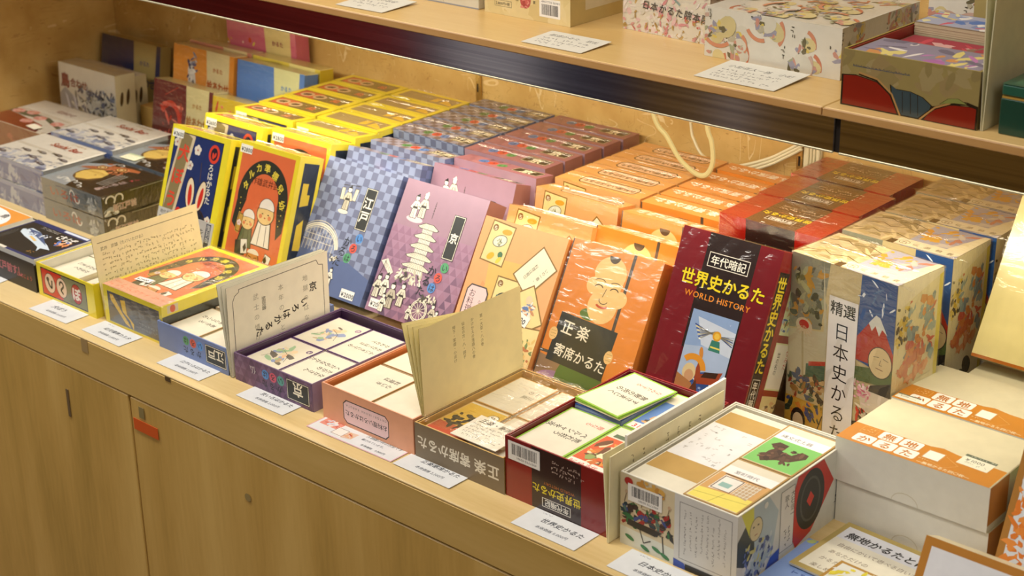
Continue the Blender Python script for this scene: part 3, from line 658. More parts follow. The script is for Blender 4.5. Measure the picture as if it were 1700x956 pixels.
def edo_top(W=165, D=44):
    A = Art(W, D, '8a8496'); checks(A, 12.7, '', '6a5a5c'); label2(A, 0, 0, 24, 44, ''); A = Art(W, D, '8c8a9c'); checks(A, 12.7, '', '685c62')
    b = Art(44, 22, '2a2620'); b.frame(1, 1, 42, 20, 1, 'e0d4b0'); b.text('江戸', 3, 4.5, 18, 'f0e6c6', bold=.03, sx=1.05); A.put(b, 116, 12)
    for i, (ch, c) in enumerate(zip('いろは'[::-1], ('4c8c50', 'd04a34', '4c7cc0'))): circ_kana(A, 62 + i * 19, 20, 8.5, ch, c)
    A.text('かるた', 56, 33, 9, '2c2830', gap=6)
    return A
def kyo_top(W=168, D=46):
    A = Art(W, D, '96606c'); A.blobs(0, 0, 90, D, ['8c5a66', '9c6872'], 12, 8, 16, 2)
    b = Art(52, 24, '2a2418'); b.frame(1, 1, 50, 22, 1, 'e0d4b0'); b.text('京', 14, 3.5, 20, 'f0e6c6', bold=.03, sx=1.2); A.put(b, 106, 11)
    for i, (ch, c) in enumerate(zip('はろい', ('4c7cc0', 'd04a34', '4c8c50'))): circ_kana(A, 44 + i * 19, 20, 8.5, ch, c)
    A.text('かるた', 44, 33, 8.5, '3c2c38', gap=9)
    return A
def inu_top(W=150, D=56):
    A = Art(W, D, 'e8d634'); A.rect(12, 9, W - 24, D - 18, '4c3828'); A.rect(14, 11, 50, D - 22, 'c8623c'); A.rect(64, 11, W - 78, D - 22, '7c6c3c')
    for x, ch in ((34, 'へ'), (66, 'い')): A.ell(x, D / 2, 15, 11, 'cdb088', n=20); A.ell(x, D / 2, 9, 5, '5c4c30', 20, n=10); A.text(ch, x - 7, D / 2 - 5, 14, '3c3020', bold=.04)
    A.text('ぬ', 98, D / 2 - 8, 20, 'd86a48', bold=.02)
    return A
def hyo_top(W=144, D=56):
    A = Art(W, D, 'e8d634'); A.rect(10, 9, W - 20, D - 18, '9a875a')
    A.poly([(84, 14), (98, 20), (98, 40), (84, 36)], 'dfb83c'); A.poly([(104, 16), (W - 12, 12), (W - 12, 18), (108, 36)], 'dfb83c')
    rn = random.Random(1)
    for i in range(12): A.ell(86 + rn.random() * 40, 16 + rn.random() * 18, .9, .7, '6c4c20', n=5, up=0)
    return A
def ori_top(W=155, D=43, pill=True):
    A = Art(W, D, 'e0a460')
    A.poly([(34, 14), (40, 8), (134, 8), (140, 14), (140, 30), (134, 36), (40, 36), (34, 30)], '3c3028'); A.poly([(36, 14.5), (41, 10), (133, 10), (138, 14.5), (138, 29.5), (133, 34), (41, 34), (36, 29.5)], 'e8bc94')
    t = Art(100, 22); t.text('お料理いろはかるた', 1, 9, 10.8, '3a2c24', bold=.025); t.text('ORYORI IROHA KARUTA', 4, 2, 5, '7a6050', gap=1.5); A.put(t.flip(), 37, 11)
    return A
def raku_top(W=150, D=42):
    A = Art(W, D, 'e39a50'); t = Art(134, 24); t.text('正楽', 0, 5, 18, 'fbf4e4', gap=4, bold=.03); t.text('寄席かるた', 46, 5, 17.5, 'fbf4e4', bold=.03); A.put(t.flip(), 8, 9); return A
def red_end(W=158, H=84, code=False, up=False):
    """short end of the maroon box, printed upside down as it stands"""
    A = Art(W, H, '9c2c20' if up else '7a1216'); A.rect(40 if up else 42, 0, 76, H, '5c4028' if up else '2c1414')
    if not up: A.rect(0, 0, 42, H * .62, '8c1a10'); A.rect(118, 0, 40, H, '80100e')
    t = Art(90, 40); t.rect(24, 24, 44, 12, '241a1a'); t.frame(24, 24, 44, 12, .8, 'e8e0d0'); t.text('年代暗記', 27, 26.5, 9.2, 'f0eadc', bold=.02)
    for b, c in ((.07, '241a16'), (.03, 'e4cc28')): t.text('世界史かるた', 8, 9, 12.6, c, bold=b)
    t.text('WORLD HISTORY', 18, 2, 5.4, 'c8702c')
    A.put(t.flip(), 36, 2 if not up else 14)
    if code: A.put(barcode(50, 25, 4).flip(), 5, 52); A.scrib(72, 52, 50, 20, 'c0a898', 3, 5)
    else: A.scrib(50, 62, 76, 16, 'd8c0a0', 2, 5)
    return A

# ------------------------------------------------------------------ the setting
M_ROOMWALL = plain('cream_plaster', '8c8474', .8, bump=.2); M_FLOOR = wood('floor_wood', '4a3626', '5c4430', '6a5038', 1, .5, .5)
def slab(name, x0, x1, y0, y1, z0, z1, m): 
    return struct(mbox(name, m, x0, x1, y0, y1, z0, z1, 0))
slab('floor', -5, 4, -6, .9, -.82, -.8, M_FLOOR); slab('ceiling', -5, 4, -6, .9, 1.7, 1.72, M_ROOMWALL)
slab('wall_back', -5, 4, .81, .84, -.8, 1.7, M_WALL); slab('wall_left', -5.03, -5, -6, .84, -.8, 1.7, M_ROOMWALL)
slab('wall_right', 4, 4.03, -6, .84, -.8, 1.7, M_ROOMWALL); slab('wall_front', -5, 4, -6.03, -6, -.8, 1.7, M_ROOMWALL)

pt = struct(mbox('wall_side', M_WALL, -1.53, -1.5, .40, .809, 0, .411, .0))
struct(mbox('trim_1', M_DARK, -1.532, -1.498, .392, .3998, 0, .411, .0006))
# unseen island added so the steel shelf fascia has colours to mirror
M_RED = plain('dark_red_cloth', '98140a', .8); M_NAVY = plain('blue_grey_panel', '2c3454', .7); M_PALE = plain('pale_blue_panel', 'dfe6f8', .6); M_BRN = plain('brown_panel', '80601c', .6)
isl = thing('reflection_island', 'unseen low island added behind the camera for the fascia to mirror', 'counter', (0, -2.05, -.8))
mbox('cabinet_body', M_BRN, -4.6, 1.8, -.7, 0, 0, .78, .004, isl)
for n, m, a, b in (('cloth_panel', M_RED, -4.6, -2.52), ('side_panel', M_NAVY, -2.52, -2.38), ('pale_panel', M_PALE, -2.38, -1.98), ('side_panel', M_NAVY, -1.98, -1.55), ('pale_panel', M_PALE, -1.22, -1.16)):
    mbox(n, m, a, b, 0, .012, .02, .77, .001, isl)  # panel colours and widths set for the bands reflected in the fascia

# counter: worktop over separate cabinet units
wt = thing('worktop', 'long light wood display worktop with a thick front edge', 'worktop', (0, 0, 0))
mbox('top_board', M_WORK, -3.2, 2.2, .0005, .809, -.004, 0, .0012, wt)
mbox('front_edge', M_EDGE, -3.2, 2.2, 0, .03, -.062, -.0041, .0006, wt)
mbox('core_board', M_EDGE, -3.2, 2.2, .03, .809, -.06, -.0042, 0, wt)
def tape(parent, x, z, w, h, c, y=-.0008, label=None, rough=.3):
    o = mbox('tape', plain('tape_' + c, c, rough), x, x + w, y, y + .0006, z - h, z, 0, parent)
    if label: o['label'] = label
tape(wt, -.492, -.001, .016, .022, 'a48a5c', label='piece of clear tape folded over the edge')
tape(wt, -.287, -.002, .012, .007, '5c4a30', label='torn brown scrap of tape')
for i, (a, b) in enumerate([(-2.2, -1.295), (-1.292, -.387), (-.383, .54), (.543, 1.45)]):
    c = thing('base_cabinet', ['light wood base cabinet farthest left, behind the frame edge', 'light wood base cabinet left of the door gap, a dark streak on its door', 'light wood base cabinet with an orange tape on its door', 'light wood base cabinet farthest right under the counter'][i], 'cabinet', (a, 0, -.8), group='base cabinets')
    W = b - a
    mbox('carcass', M_EDGE, .004, W - .004, .024, .78, .06, .738, 0, c); mbox('plinth', M_DARK, 0, W, .06, .78, 0, .06, 0, c)
    mbox('gap_strip', M_DARK, 0, W, .012, .024, .06, .738, 0, c)
    d = mbox('door', M_DOOR, .0005, W - .0005, .001, .02, .065, .7345, .0012, c)
    if i == 2:
        for x, z, w, h, cc, lb in ((.006, .703, .058, .0185, 'd0591c', 'orange tape'), (.022, .726, .012, .018, '8a7a4c', 'strip of clear tape')):
            t = mbox('tape', plain('door_tape_' + cc, cc, .5), x, x + w, -.0006, 0, z - h, z, 0, d); t['label'] = lb
            if cc == 'd0591c': t.matrix_local = Matrix.Shear('XZ', 4, (0, 0)); 
        b_ = MB(); b_.art(Art(14, 14).ell(7, 7, 6.5, 6, '94804e', n=20), (.255, -.0001, .655), X, Z, -Y); s = b_.obj('knot', PAPER, d); s['label'] = 'small dark knot'
    if i == 1:
        s = mbox('tape', plain('streak', '6a5638', .6), .905 - .165, .905 - .159, -.0004, .0006, .648, .695, 0, d); s['label'] = 'thin dark streak'

# wall shelf modules
def shelf(x0, x1, f0, f1, label):
    s = thing('wall_shelf', label, 'shelf', (0, 0, 0), group='wall shelf modules')
    b = MB(); b.box(x0, x1, .352, .808, .4545, .465, 'ffffff', .0012); b.obj('shelf_board', M_SHELF, s)
    mbox('edge_band', M_SHELFE, x0, x1, .349, .352, .4548, .4645, .0008, s)
    mbox('fascia', M_STEEL, f0, f1, .353, .3545, .414, .4535, .0004, s)
    mbox('fascia_trim', M_TRIM, f0, f1, .352, .356, .4115, .414, .0005, s)
    for x in (f0, f1): mbox('end_bracket', M_STEEL, min(x, x), x + .002, .3546, .40, .412, .454, .0003, s) if x == f0 else mbox('end_bracket', M_STEEL, x - .002, x, .3546, .40, .412, .454, .0003, s)
    if x0 < 0: mbox('gap_blocker', M_DARK, .5632, .5708, .357, .361, .412, .4535, 0, s)  # added dark filler, blocks the lamp's glow through the fascia gap
    return s
shelf(-1.75, .5475, -1.75, .563, 'long pale wood shelf with mirror-like steel fascia')
shelf(.5485, 2.0, .571, 2.0, 'short shelf module at right with brown-looking fascia')
lf = thing('shelf_lamp', 'slim warm lamp hidden under the shelf behind the steel fascia', 'lamp', (-.06, .42, .41))
M_LAMP, nt_, b_ = mat('lamp_glow'); b_.inputs['Emission Color'].default_value = (1, .84, .6, 1); b_.inputs['Emission Strength'].default_value = 3
mbox('housing', M_TRIM, -.83, .83, -.02, .02, -.004, .03, .001, lf); mbox('tube', M_LAMP, -.81, .81, -.008, .008, -.012, -.0045, .002, lf)
for i, (x, y) in enumerate([(-1.5, -.35), (.2, -.35), (2.3, -.9), (-1.9, -1.6), (1.2, -2.6)]):
    c = thing('ceiling_lamp', ['ceiling lamp panel left of the aisle', 'ceiling lamp panel over the aisle', 'ceiling lamp panel right of the aisle', 'rear left ceiling lamp panel', 'rear right ceiling lamp panel'][i], 'lamp', (x, y, 1.7))
    mbox('housing', M_TRIM, -.62, .62, -.17, .17, -.03, 0, .002, c); mbox('diffuser', M_LAMP, -.6, .6, -.15, .15, -.034, -.0305, .001, c)

def rail(x, label):
    t = thing('shelf_rail', label, 'rail', (x, .81, 0), group='slotted rails on the wall')
    mbox('rail_face', M_RAIL, 0, .0105, -.006, -.001, -.0, .41, .0006, t)
    b = MB()
    for k in range(12): b.box(.0038, .0066, -.0066, -.006, .01 + k * .034, .025 + k * .034, '1a1408', 0)
    b.obj('slot_row', M_DARK, t); t.children[-1]['kind'] = 'stuff'
rail(-.424, 'slotted metal rail on the wall above the blue boxes'); rail(.2365, 'slotted metal rail on the wall beside the cable duct')
t = thing('cable_duct', 'ridged cream cable duct running up the wall', 'cable duct', (.249, .8095, 0))
mbox('back_plate', M_WHITEP, 0, .030, -.005, -.0005, 0, .41, .0005, t)
for x, w in ((.001, .009), (.0115, .004), (.017, .004), (.0225, .0065)): mbox('ridge', M_WHITEP, x, x + w, -.0085, -.005, 0, .41, .0012, t)
M_CABLE = plain('cable_sheath', 'b0a878', .4, bump=.05)
tag(tube('power_cable', [(.045, .66, .395), (.076, .66, .294), (.1, .66, .268), (.123, .66, .239), (.146, .66, .224), (.163, .66, .2195), (.176, .66, .226), (.184, .66, .246), (.181, .66, .275), (.172, .66, .30), (.16, .66, .395)], .0042, M_CABLE, flat=.6), 'thick cream cable hanging in a loop below the shelf', 'cable')
for k in range(3):
    d = k * .0052
    tag(tube('thin_cable', ([(.03, .79, .40), (.05, .79, .25), (.062, .785, .223), (.082, .78, .204)] if k == 0 else [(.085 + d, .775, .195 + d * .3)]) + [(.109, .78 - d * .4, .195 - d * .4 + .002), (.148, .78, .194 + d - .004), (.197, .785, .214 + d - .004), (.225, .79, .231 + d - .004), (.250, .797, .247 + d - .003)], .0024, M_WHITEP), ['thin cable hanging from the shelf and curving right to the duct, topmost strand', 'thin cream cable, middle strand of the three near the duct', 'thin cream cable, lowest strand of the three near the duct'][k], 'cable', 'thin cables on the wall')

# ------------------------------------------------------------------ rows of boxed card games
ORD = ['foremost', 'second', 'third', 'fourth', 'fifth', 'sixth']
def game(name, W, D, H, cols, front, top, right=None, left=None, m=PRINT, st=None, film_m=None, seed=0, bev=.0009, wt_=True):
    """one boxed game: box + stickers + film, returned as prototype parts"""
    r = thing(name, '', 'boxed game')
    box_mesh(W, D, H, cols, dict(front=front, top=top, right=right, left=left), bev).obj('box', m, r)
    for s in (st or []): sticker(r, *s)
    if film_m: wrap(r, W, D, H, film_m, seed, tuft=wt_)
    return r
def lean(o, x, y, z, th): o.location = (x, y, z); o.rotation_euler = (R(-th), 0, 0)
def row(proto, desc, group, leans, ups, upproto=None):
    """leans: (x,y,z,angle) front to back, ups: (x,y) upright boxes behind; each its own label"""
    out = []; n = 0
    for k, (x, y, z, th) in enumerate(leans):
        lb = desc + ', ' + ['leaning foremost in its row', 'leaning second in its row', 'leaning third in its row'][k]
        o = proto if k == 0 else dup(proto, (0, 0, 0), (0, 0, 0), lb, group)
        o['label'] = lb; o['group'] = group; lean(o, x, y, z, th); out.append(o)
    up = upproto
    for k, u in enumerate(ups):
        lb = desc + ', upright, ' + ('nearest the wall' if k == len(ups) - 1 else ['first behind leaning ones', 'second upright one', 'third upright one', 'fourth upright one'][k])
        src = up or proto
        o = src if (up and k == 0) else dup(src, (0, 0, 0), (0, 0, 0), lb, group)
        o['label'] = lb; o['group'] = group; o.location = (u[0], u[1], u[2] if len(u) > 2 else 0); o.rotation_euler = (0, 0, R(u[3]) if len(u) > 3 else 0); out.append(o)
    return out

yel = six('e8d634', r='e2cf2e'); 
def side_y(D, navy=True):
    A = Art(D, 210, 'e8d634'); A.rect(11, 10, D - 18, 190, '1c2434'); A.poly([(16, 130), (34, 134), (34, 150), (28, 150), (28, 168), (16, 168)], 'dfc234'); A.poly([(18, 60), (34, 60), (30, 110), (18, 100)], 'dfc234'); return A
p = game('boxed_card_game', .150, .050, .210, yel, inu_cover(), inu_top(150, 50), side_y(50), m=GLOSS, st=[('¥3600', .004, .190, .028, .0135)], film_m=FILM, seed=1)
u = game('boxed_card_game', .146, .053, .210, yel, inu_cover(146), inu_top(146, 53), m=GLOSS, film_m=FILM, seed=2)
row(p, 'yellow-edged navy dog card game', 'yellow and navy dog card games',
    [(-.683, .275, .017, 19), (-.689, .368, .012, 13), (-.687, .455, .005, 6)], [(-.690, .533), (-.690, .590), (-.690, .647), (-.690, .704)], u)
p = game('boxed_card_game', .143, .050, .210, yel, hyo_cover(143), hyo_top(143, 50), side_y(50), m=GLOSS, st=[('¥2800', .003, .191, .028, .0135)], film_m=FILM, seed=3)
u = game('boxed_card_game', .146, .053, .210, yel, hyo_cover(146, 210, False), hyo_top(146, 53), side_y(53), m=GLOSS, film_m=FILM, seed=4)
row(p, 'yellow-edged orange children card game', 'yellow and orange children card games',
    [(-.523, .288, .017, 19), (-.529, .379, .012, 13), (-.530, .457, .005, 6)], [(-.539, .533), (-.539, .590), (-.539, .647), (-.539, .704)], u)

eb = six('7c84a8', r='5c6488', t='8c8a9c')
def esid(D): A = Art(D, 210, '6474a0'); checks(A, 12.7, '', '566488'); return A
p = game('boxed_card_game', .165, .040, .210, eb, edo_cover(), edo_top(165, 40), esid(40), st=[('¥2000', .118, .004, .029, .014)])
u = game('boxed_card_game', .159, .040, .210, eb, edo_cover(159), edo_top(159, 40), esid(40), film_m=FILM, seed=5)
row(p, 'blue chequered bridge card game', 'blue chequered card games',
    [(-.381, .313, .020, 30), (-.374, .384, .013, 19), (-.364, .466, .005, 7)], [(-.389, .566), (-.389, .611), (-.389, .656), (-.389, .701), (-.389, .750)], u)
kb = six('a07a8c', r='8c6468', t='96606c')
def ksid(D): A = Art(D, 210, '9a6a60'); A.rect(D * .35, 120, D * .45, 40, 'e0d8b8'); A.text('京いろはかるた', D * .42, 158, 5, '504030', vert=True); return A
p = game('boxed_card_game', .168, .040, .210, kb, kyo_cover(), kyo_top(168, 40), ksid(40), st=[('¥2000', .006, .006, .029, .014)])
u = game('boxed_card_game', .168, .042, .210, kb, kyo_cover(168, 210), kyo_top(168, 42), ksid(42), film_m=FILM, seed=6)
row(p, 'mauve pagoda card game', 'mauve pagoda card games',
    [(-.205, .313, .020, 30), (-.206, .408, .013, 19), (-.196, .484, .005, 7)], [(-.222, .560), (-.222, .607), (-.222, .655), (-.222, .703), (-.222, .752)], u)
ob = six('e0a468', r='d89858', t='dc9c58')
p = game('boxed_card_game', .153, .040, .210, ob, ori_cover(153), ori_top(153, 40), Art(40, 210, 'e6a05c'), st=[('¥3000', .095, .086, .034, .0145, -.0006, R(18))])
q = game('boxed_card_game', .153, .040, .210, ob, ori_cover(153), ori_top(153, 40), Art(40, 210, 'e6a05c'), m=GLOSS, film_m=FILM2, seed=8)
u = game('boxed_card_game', .160, .041, .210, ob, ori_cover(160), ori_top(160, 41), Art(41, 210, 'e6a05c'), m=GLOSS, film_m=FILM, seed=7)
G_ = 'peach food card games'; dsc = 'peach food-picture card game'
row(p, dsc, G_, [(.001, .266, .019, 29)], [])
q.location = (.012, .334, .014); q.rotation_euler = (R(-20), 0, 0); q['label'] = dsc + ', leaning second in its row'; q['group'] = G_
q2 = dup(q, (-.006, .452, .006), (R(-9), 0, 0), dsc + ', leaning third in its row', G_)
for k, y in enumerate((.541, .586, .631, .676, .722)):
    lb = dsc + ', upright, ' + ['first behind leaning ones', 'second upright one', 'third upright one', 'fourth upright one', 'nearest the wall'][k]
    o = u if k == 0 else dup(u, (0, 0, 0), (0, 0, 0), lb, G_); o['label'] = lb; o['group'] = G_; o.location = (-.018, y, 0)
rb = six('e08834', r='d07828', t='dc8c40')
p = game('boxed_card_game', .153, .040, .210, rb, raku_cover(153), raku_top(153, 40), Art(40, 210, 'e08a3c'), m=GLOSS, film_m=FILM, seed=9)
u = game('boxed_card_game', .155, .040, .210, rb, raku_cover(155), raku_top(155, 40), Art(40, 210, 'd88434'), film_m=FILM, seed=10)
row(p, 'orange bald-man card game', 'orange storyteller card games',
    [(.158, .275, .019, 28), (.163, .352, .012, 18), (.158, .443, .007, 10)], [(.148, .536), (.148, .580), (.148, .624), (.148, .668), (.148, .722)], u)
db = six('8a1c20', f='84202c', r='8a1c20', t='9c2c20')
p = game('boxed_card_game', .152, .078, .246, db, red_cover(152), red_end(152, 78, up=True), red_side(78), m=GLOSS, film_m=FILM, seed=11, wt_=False)
u = game('boxed_card_game', .158, .095, .246, six('a01c10', t='9c2c20'), Art(158, 246, 'a01c10').rect(42, 0, 76, 246, '2e1e18'), red_end(158, 95, up=True), red_side(95), m=GLOSS, film_m=FILM2, seed=12)
row(p, 'thick maroon card game with yellow title', 'maroon history card games', [(.327, .296, .031, 23.5)], [(.318, .486), (.313, .586), (.302, .686)], u)
jb = six('d8ccaa', r='e2d8ac', t='b9a684', l='dcd4c0')
p = game('boxed_card_game', .160, .092, .252, jb, jp_cover(160, 252), jp_top(160, 92), jp_side(92, 252), m=GLOSS, film_m=FILM2, seed=13)
for k, (x, y, rz) in enumerate([(.479, .413, -7), (.487, .518, -2), (.494, .613, 0), (.488, .709, 0)]):
    lb = 'thick picture-covered card game with white title strip, ' + ['foremost of its row, beside the maroon box', 'second of its row', 'third of its row', 'last of its row by the wall'][k]
    o = p if k == 0 else dup(p, (0, 0, 0), (0, 0, 0), lb); o['label'] = lb; o['group'] = 'picture-covered history card games'; o.location = (x, y, 0); o.rotation_euler = (0, 0, R(rz))

# ------------------------------------------------------------------ open sample trays at the counter's front
def tray(label, loc, W, D, H, out, inn, front=None, right=None, t=.0022, rim=.006, m=PRINT, left=None, cols=None, lid=False):
    r = thing('open_tray', label, 'box', loc, group='open sample trays')
    b = MB(); oc = cols or six(out)
    b.box(0, W, 0, t, 0, H, out, .0005, oc); b.box(0, W, D - t, D, 0, H, out, .0005, oc); b.box(0, t, t, D - t, 0, H, out, .0005, oc); b.box(W - t, W, t, D - t, 0, H, out, .0005, oc); b.box(t, W - t, t, D - t, 0, t, out)
    if front: b.art(front, (0, 0, 0), X, Z, -Y)
    if right: b.art(right, (W, 0, 0), Y, Z, X)
    if left: b.art(left, (0, D, 0), -Y, Z, -X)
    b.obj('outer_tray', m, r)
    b = MB(); i0 = t + .0002; t2 = .0018; h2 = H - .0015
    b.box(i0, W - i0, i0, i0 + t2, t, h2, inn, .0004); b.box(i0, W - i0, D - i0 - t2, D - i0, t, h2, inn, .0004); b.box(i0, i0 + t2, i0 + t2, D - i0 - t2, t, h2, inn, .0004); b.box(W - i0 - t2, W - i0, i0 + t2, D - i0 - t2, t, h2, inn, .0004)
    b.box(i0 + t2, W - i0 - t2, i0 + t2, D - i0 - t2, t, t + .001, inn)
    b.obj('inner_liner', PRINT, r)
    return r
def cards(label, x, y, z0, W, D, h, border, art, grp, rz=0, edge='e0d4b4', bw=2, name='card_stack', cat='cards'):
    b = MB(); n = max(1, int(h / .0012)); rn = random.Random(int(x * 9999) + int(y * 777))
    for k in range(n):
        dx, dy = rn.uniform(-.0004, .0004), rn.uniform(-.0004, .0004); za = h * k / n
        b.box(dx, W + dx, dy, D + dy, za + .00008, za + h / n, edge if k < n - 1 else border)
    A = Art(W * 1000, D * 1000, border); A.rect(bw, bw, W * 1000 - 2 * bw, D * 1000 - 2 * bw, 'd6cfba')
    if art: art(A)
    b.art(A, (0, 0, h), X, Y, Z)
    return tag(b.obj(name, PAPER, None, (x, y, z0), (0, 0, R(rz))), label, cat, grp)
def kana(lines, c='4a443a', sz=9, x0=12, dx=16, y=.86):
    """columns of brush text; the cards lie with their heads to the right"""
    def f(A):
        for i, l in enumerate(lines): A.text(l, x0 + A.W * .1, A.H * y - i * dx, sz, c, rot=0, shear=.15, gap=sz * .1)
    return f
def kv(lines, c='4a443a', sz=9, dx=15, top=.88, x0=.74):
    """card lying crosswise: text columns run along the card's length, heads to the right"""
    def f(A):
        for i, l in enumerate(lines): A.text(l, A.W * top, A.H * x0 - i * dx, sz * 1.2, c, rot=-90, vert=True, gap=.3, bold=.02)
    return f
def figcard(seed, cols, kan, dc, ink='4c4438'):
    def f(A):
        w, h = A.W, A.H
        A.blobs(w * .22, h * .2, w * .5, h * .5, cols, 22, w * .05, w * .14, seed); A.line([(w * .2, h * .25), (w * .4, h * .6), (w * .66, h * .5), (w * .8, h * .3)], .7, ink)
        A.ell(w * .62, h * .66, w * .07, w * .07, 'e8c8a0', n=12); A.ell(w * .86, h * .8, w * .07, w * .07, dc, n=14); A.text(kan, w * .86 - w * .05, h * .8 - w * .045, w * .1, 'f4ecd8', bold=.02)
    return f

# black fish tray and its neighbour, far left
A = Art(172, 50, '26201e'); A.text('江戸前すし', 60, 20, 17, 'b8606a', bold=.03, sx=.9); A.text('はんじょう', 118, 18, 9, 'c04a40')
tf = tray('black tray at far left holding a fish picture sheet', (-.862, .055, 0), .170, .125, .046, '1e1a18', '2c3460', A)
A = Art(156, 112, '2b3260'); A.rect(4, 6, 148, 94, '2a2824')
A.poly([(18, 70), (30, 82), (60, 78), (96, 58), (120, 50), (140, 40), (120, 36), (126, 24), (112, 36), (86, 44), (50, 52), (26, 60)], 'c4d2de'); A.poly([(24, 78), (60, 78), (96, 60), (118, 48), (90, 56), (50, 68)], '4c5c80'); A.blobs(40, 62, 54, 16, ['e8ecf0', '3c4a70', '8c9cb8'], 34, 1.4, 3, 3); A.ell(26, 74, 2.4, 2.4, '1c1c1c', n=8); A.poly([(60, 60), (86, 52), (84, 48), (58, 56)], 'd8b468')
A.text('さば', 96, 78, 20, 'e8e4dc', bold=.03, sx=1.2); A.scrib(40, 88, 50, 9, 'd8d4cc', 2, 3); A.blobs(120, 62, 24, 16, ['e0905c', '5c78b8', 'e8b890'], 16, 3, 6, 5); A.rect(86, 104, 66, 6, 'c8cfe0'); A.rect(8, 0, 64, 6, 'e0d8c8'); A.text('よこ', 112, 14, 9, 'c09048')
for k in range(4): A.arc(8, 40, 14 - k * 3, 26 - k * 6, .7, '6c6c68', -80, 80, 14)
b = MB(); b.box(0, .158, 0, .112, 0, .004, 'e0dccc', .0004); b.box(0, .158, 0, .112, .0045, .0135, 'd8d4c8', .0004); b.art(A, (.001, 0, .0135), X, Y, Z)
tag(b.obj('picture_book', PRINT, None, (-.856, .061, .040)), 'black picture booklet showing a mackerel, on the fish tray', 'booklet')
mb_ = mbox('liner_block', PRINT, .004, .166, .004, .121, .003, .0398, .0005, tf); 
A = Art(170, 50, '26201e'); A.text('すし', 60, 20, 17, 'b8606a', bold=.03)
tray('black tray at the left frame edge with an orange leaflet', (-1.038, .055, 0), .172, .125, .048, '1e1a18', 'e8e4d8', A)
A = Art(160, 110, 'd08a34'); A.ell(70, 60, 78, 44, 'e4e2de', n=30); A.scrib(12, 24, 120, 60, '5c5450', 7, 2); A.scrib(96, 8, 54, 22, 'a86820', 4, 5); A.text('魚', 110, 78, 18, '2c2824', bold=.03)
b = MB(); b.box(0, .160, 0, .112, 0, .010, 'e8e4d4', .0004); b.art(A, (0, 0, .010), X, Y, Z); tag(b.obj('leaflet_pad', PAPER, None, (-1.032, .061, .044)), 'orange and white leaflet pad at left frame edge', 'booklet')
mbox('liner_block', PRINT, .004, .168, .004, .121, .003, .0438, .0005, bpy.data.objects['open_tray.001'])

# yellow dog tray
A = Art(152, 56, 'e8d634'); A.rect(11, 5, 122, 46, '241c28'); A.rect(13, 7, 54, 42, 'cc2c1c'); A.rect(67, 7, 64, 42, '7c7c58')
for x, c, ink in ((34, 'e8c8a8', '28201c'), (66, 'e8c8a8', '28201c'), (106, 'b0241c', 'f0e0d0')): A.ell(x, 28, 14.5, 17, '28201c', n=22); A.ell(x, 28, 13.5, 16, c, n=22)
A.line([(27, 36), (32, 24), (38, 20), (40, 34)], 4, '28201c'); A.ell(29, 34, 4, 4, '28201c', n=8); A.arc(66, 33, 5, 5, 3.4, '28201c', -60, 200, 12); A.line([(70, 30), (63, 24), (69, 18)], 3.6, '28201c'); A.text('ぼ', 94, 19, 23, 'f0e0d0', bold=.05)
tray('yellow tray with red and olive end, dog cards inside, at the left', (-.683, .055, 0), .154, .200, .056, 'e8d634', 'd8d4c4', A, Art(200, 56, 'e2cf2e'), m=GLOSS)
for i, (x, y, tx) in enumerate([(-.676, .062, ['なかやまに', 'かきおく']), (-.676, .150, ['ひとつのの', 'みの']), (-.602, .062, None), (-.602, .150, None)]):
    cards(['white card stack at front left in the yellow tray', 'white card stack at back left in the yellow tray', 'picture card stack at front right in the yellow tray', 'picture card stack at back right in the yellow tray'][i], x, y, .0035, .070, .084, .036 if tx else .028, 'e8e2cc', kv(tx, sz=8) if tx else figcard(3, ['d89040', '6c7c50', 'e8e0c8', 'c8603c'], 'い', '4c5c40'), 'cards in the yellow tray', bw=1)
# boxed children game lying flat
A = Art(145, 62, 'e8d634'); A.rect(10, 4, 128, 50, '4c5058'); A.poly([(16, 50), (24, 50), (44, 26), (60, 12), (62, 6), (50, 10), (36, 24), (18, 40)], 'dcb43c'); A.poly([(42, 46), (54, 48), (56, 26), (72, 14), (70, 4), (62, 18), (46, 28)], 'dcb43c')
for i in range(8): A.ell(24 + i * 5, 44 - i * 4.6, .9, .9, '3c3020', n=5, up=0)
A.scrib(86, 8, 46, 14, '7c8088', 2, 3)
r = thing('boxed_card_game', 'film-wrapped yellow and orange children card game lying flat behind its price card', 'boxed game', (-.511, .060, 0))
cv = hyo_cover(143, 206)
sd = Art(206, 62, 'e8d634'); sd.rect(0, 3, 206, 42, '18201c'); sd.poly([(10, 48), (30, 48), (30, 60), (10, 60)], 'd8c8a8'); sd.ell(20, 54, 5, 6, 'd8542c', n=14)
box_mesh(.145, .208, .062, six('e8d634'), dict(front=A, top=cv, right=sd), .001).obj('box', GLOSS, r)
wrap(r, .145, .208, .062, FILM, 21); sticker(r, '¥2800', 0, 0, .03, .012)
s = [c for c in r.children if c.name.startswith('price_sticker')][0]; s.rotation_euler = (R(-90), 0, R(8)); s.location = (.026, .040, .0634)

